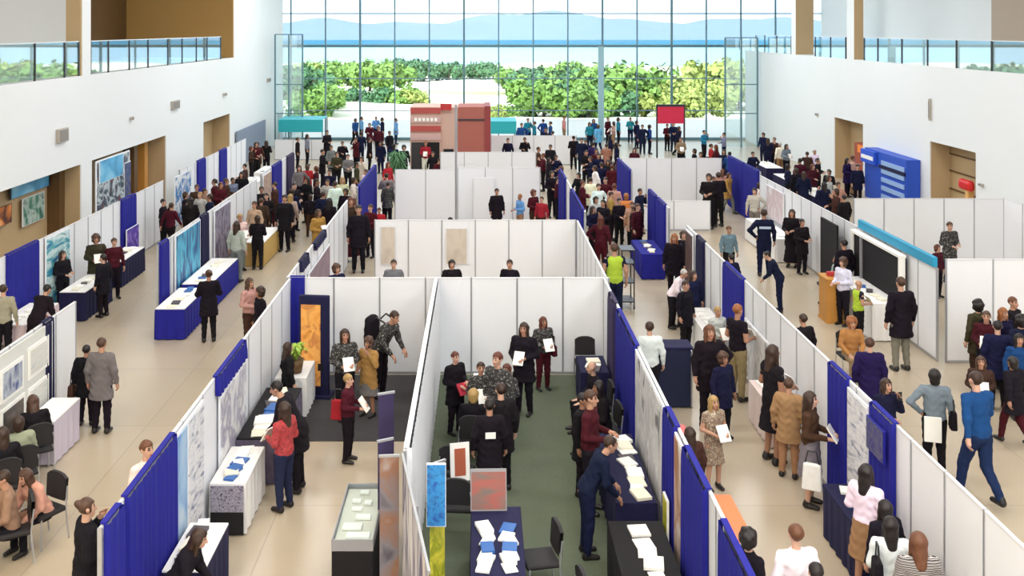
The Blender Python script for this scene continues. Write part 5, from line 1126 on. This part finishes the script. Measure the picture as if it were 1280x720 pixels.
crowd('by the far window', 'crowd before the window', """
652 154 blue tn d; 660 148 teal tn k; 668 152 teal tn d; 656 172 black tk k; 679 149 blue tn k; 688 152 blue tn d; 682 160 navy tk k; 691 164 skyblue tw d; 705 145 pink tt r; 717 170 black tk k; 727 173 navy tk k; 732 176 navy tk k; 742 149 blue tn k; 748 156 skyblue tn b; 737 153 teal tn d""")
crowd('crowded centre-right aisle', 'crowd of the centre right aisle', """
673 184 brown tm d; 688 181 black tk k; 679 192 maroon tk r; 686 197 black tk k; 695 194 navy tk k; 690 214 black tk k 272; 697 222 maroon tk d; 701 208 red tk r; 741 178 purple tm k; 745 186 maroon tk d; 733 188 black tk k; 738 196 navy tn d; 748 192 navy tn k; 758 180 tan tg b; 763 168 navy tk k; 771 178 navy tn k;
760 200 black tk k; 752 203 navy tn d; 765 206 maroon tk r; 745 207 white tg d; 738 222 white tk d; 724 216 black tk k; 728 226 maroon tk r; 748 230 white tg d; 757 222 maroon tk d; 768 230 pink tk r; 745 246 lightgrey tw k; 754 250 black tk k; 764 240 gold tk d; 741 258 navy tk d; 751 270 maroon tm r; 774 248 black tk k 308; 783 242 orange tw o; 791 256 black tk d 310; 800 236 navy tk k; 797 252 maroon tk b""")
crowd('near the crimson sign', 'people around the crimson sign', """
760 147 maroon tk b; 773 147 teal tk d; 767 152 pink tt d; 788 147 teal tn k; 796 151 navy tn k; 803 156 navy tn k; 812 156 blue tn k; 834 155 maroon tk d; 842 153 navy tn d; 848 158 navy tk d; 793 185 maroon tk k; 804 200 black tk k""")
crowd('behind the wide blue drapes', 'people right of the crimson sign', """
851 172 tan tk d; 868 186 black tg k; 880 163 teal tk k; 889 180 red tk d; 896 181 maroon tk r; 905 187 navy tn k; 912 190 blue tn k; 884 196 navy tk d; 905 166 greyblue tn k; 876 190 grey tk d""")
crowd('left of the wide drapes', 'black-coated group in the right aisle', """
886 217 black tk k 286; 898 214 black tk d 288; 903 210 pink tt g; 910 216 gold tg b; 892 221 brown tk b""")
crowd('far right tables', 'people at the far right tables', """
954 166 navy tn k; 960 173 navy tn d; 968 172 brown tk b; 975 178 white tt w; 983 180 greyblue tk k; 1000 196 maroon tk k; 1009 190 brown tk d; 1018 188 white tk w; 1022 198 black tk k; 1016 206 maroon tk r; 1030 212 black tk k; 1036 220 lightgrey tk d; 1030 228 navy tk k; 1045 236 brown tk d; 1055 243 black tk k; 1008 212 navy tn d; 995 210 black tk d; 985 205 navy tk k; 1048 228 pink tk d; 950 228 white tk d; 941 190 navy tn k; 958 240 lightgrey tg k""")
P(1059, 198, None, 'hold', 40, ('coat', 'purple'), T_, ('long', 'k'), 'person in a purple coat at the first doorway of the right wall', h=1.7); P(1066, 195, None, 'point', 90, ('shirt', 'pink'), tr('tan'), ('short', 'r'), 'person in pale pink reaching out at the first doorway of the right wall', h=1.75); P(1072, 206, None, 'stand', 0, ('coat', 'navy'), T_, ('short', 'd'), 'person in navy at the right jamb of the first doorway', h=1.65)
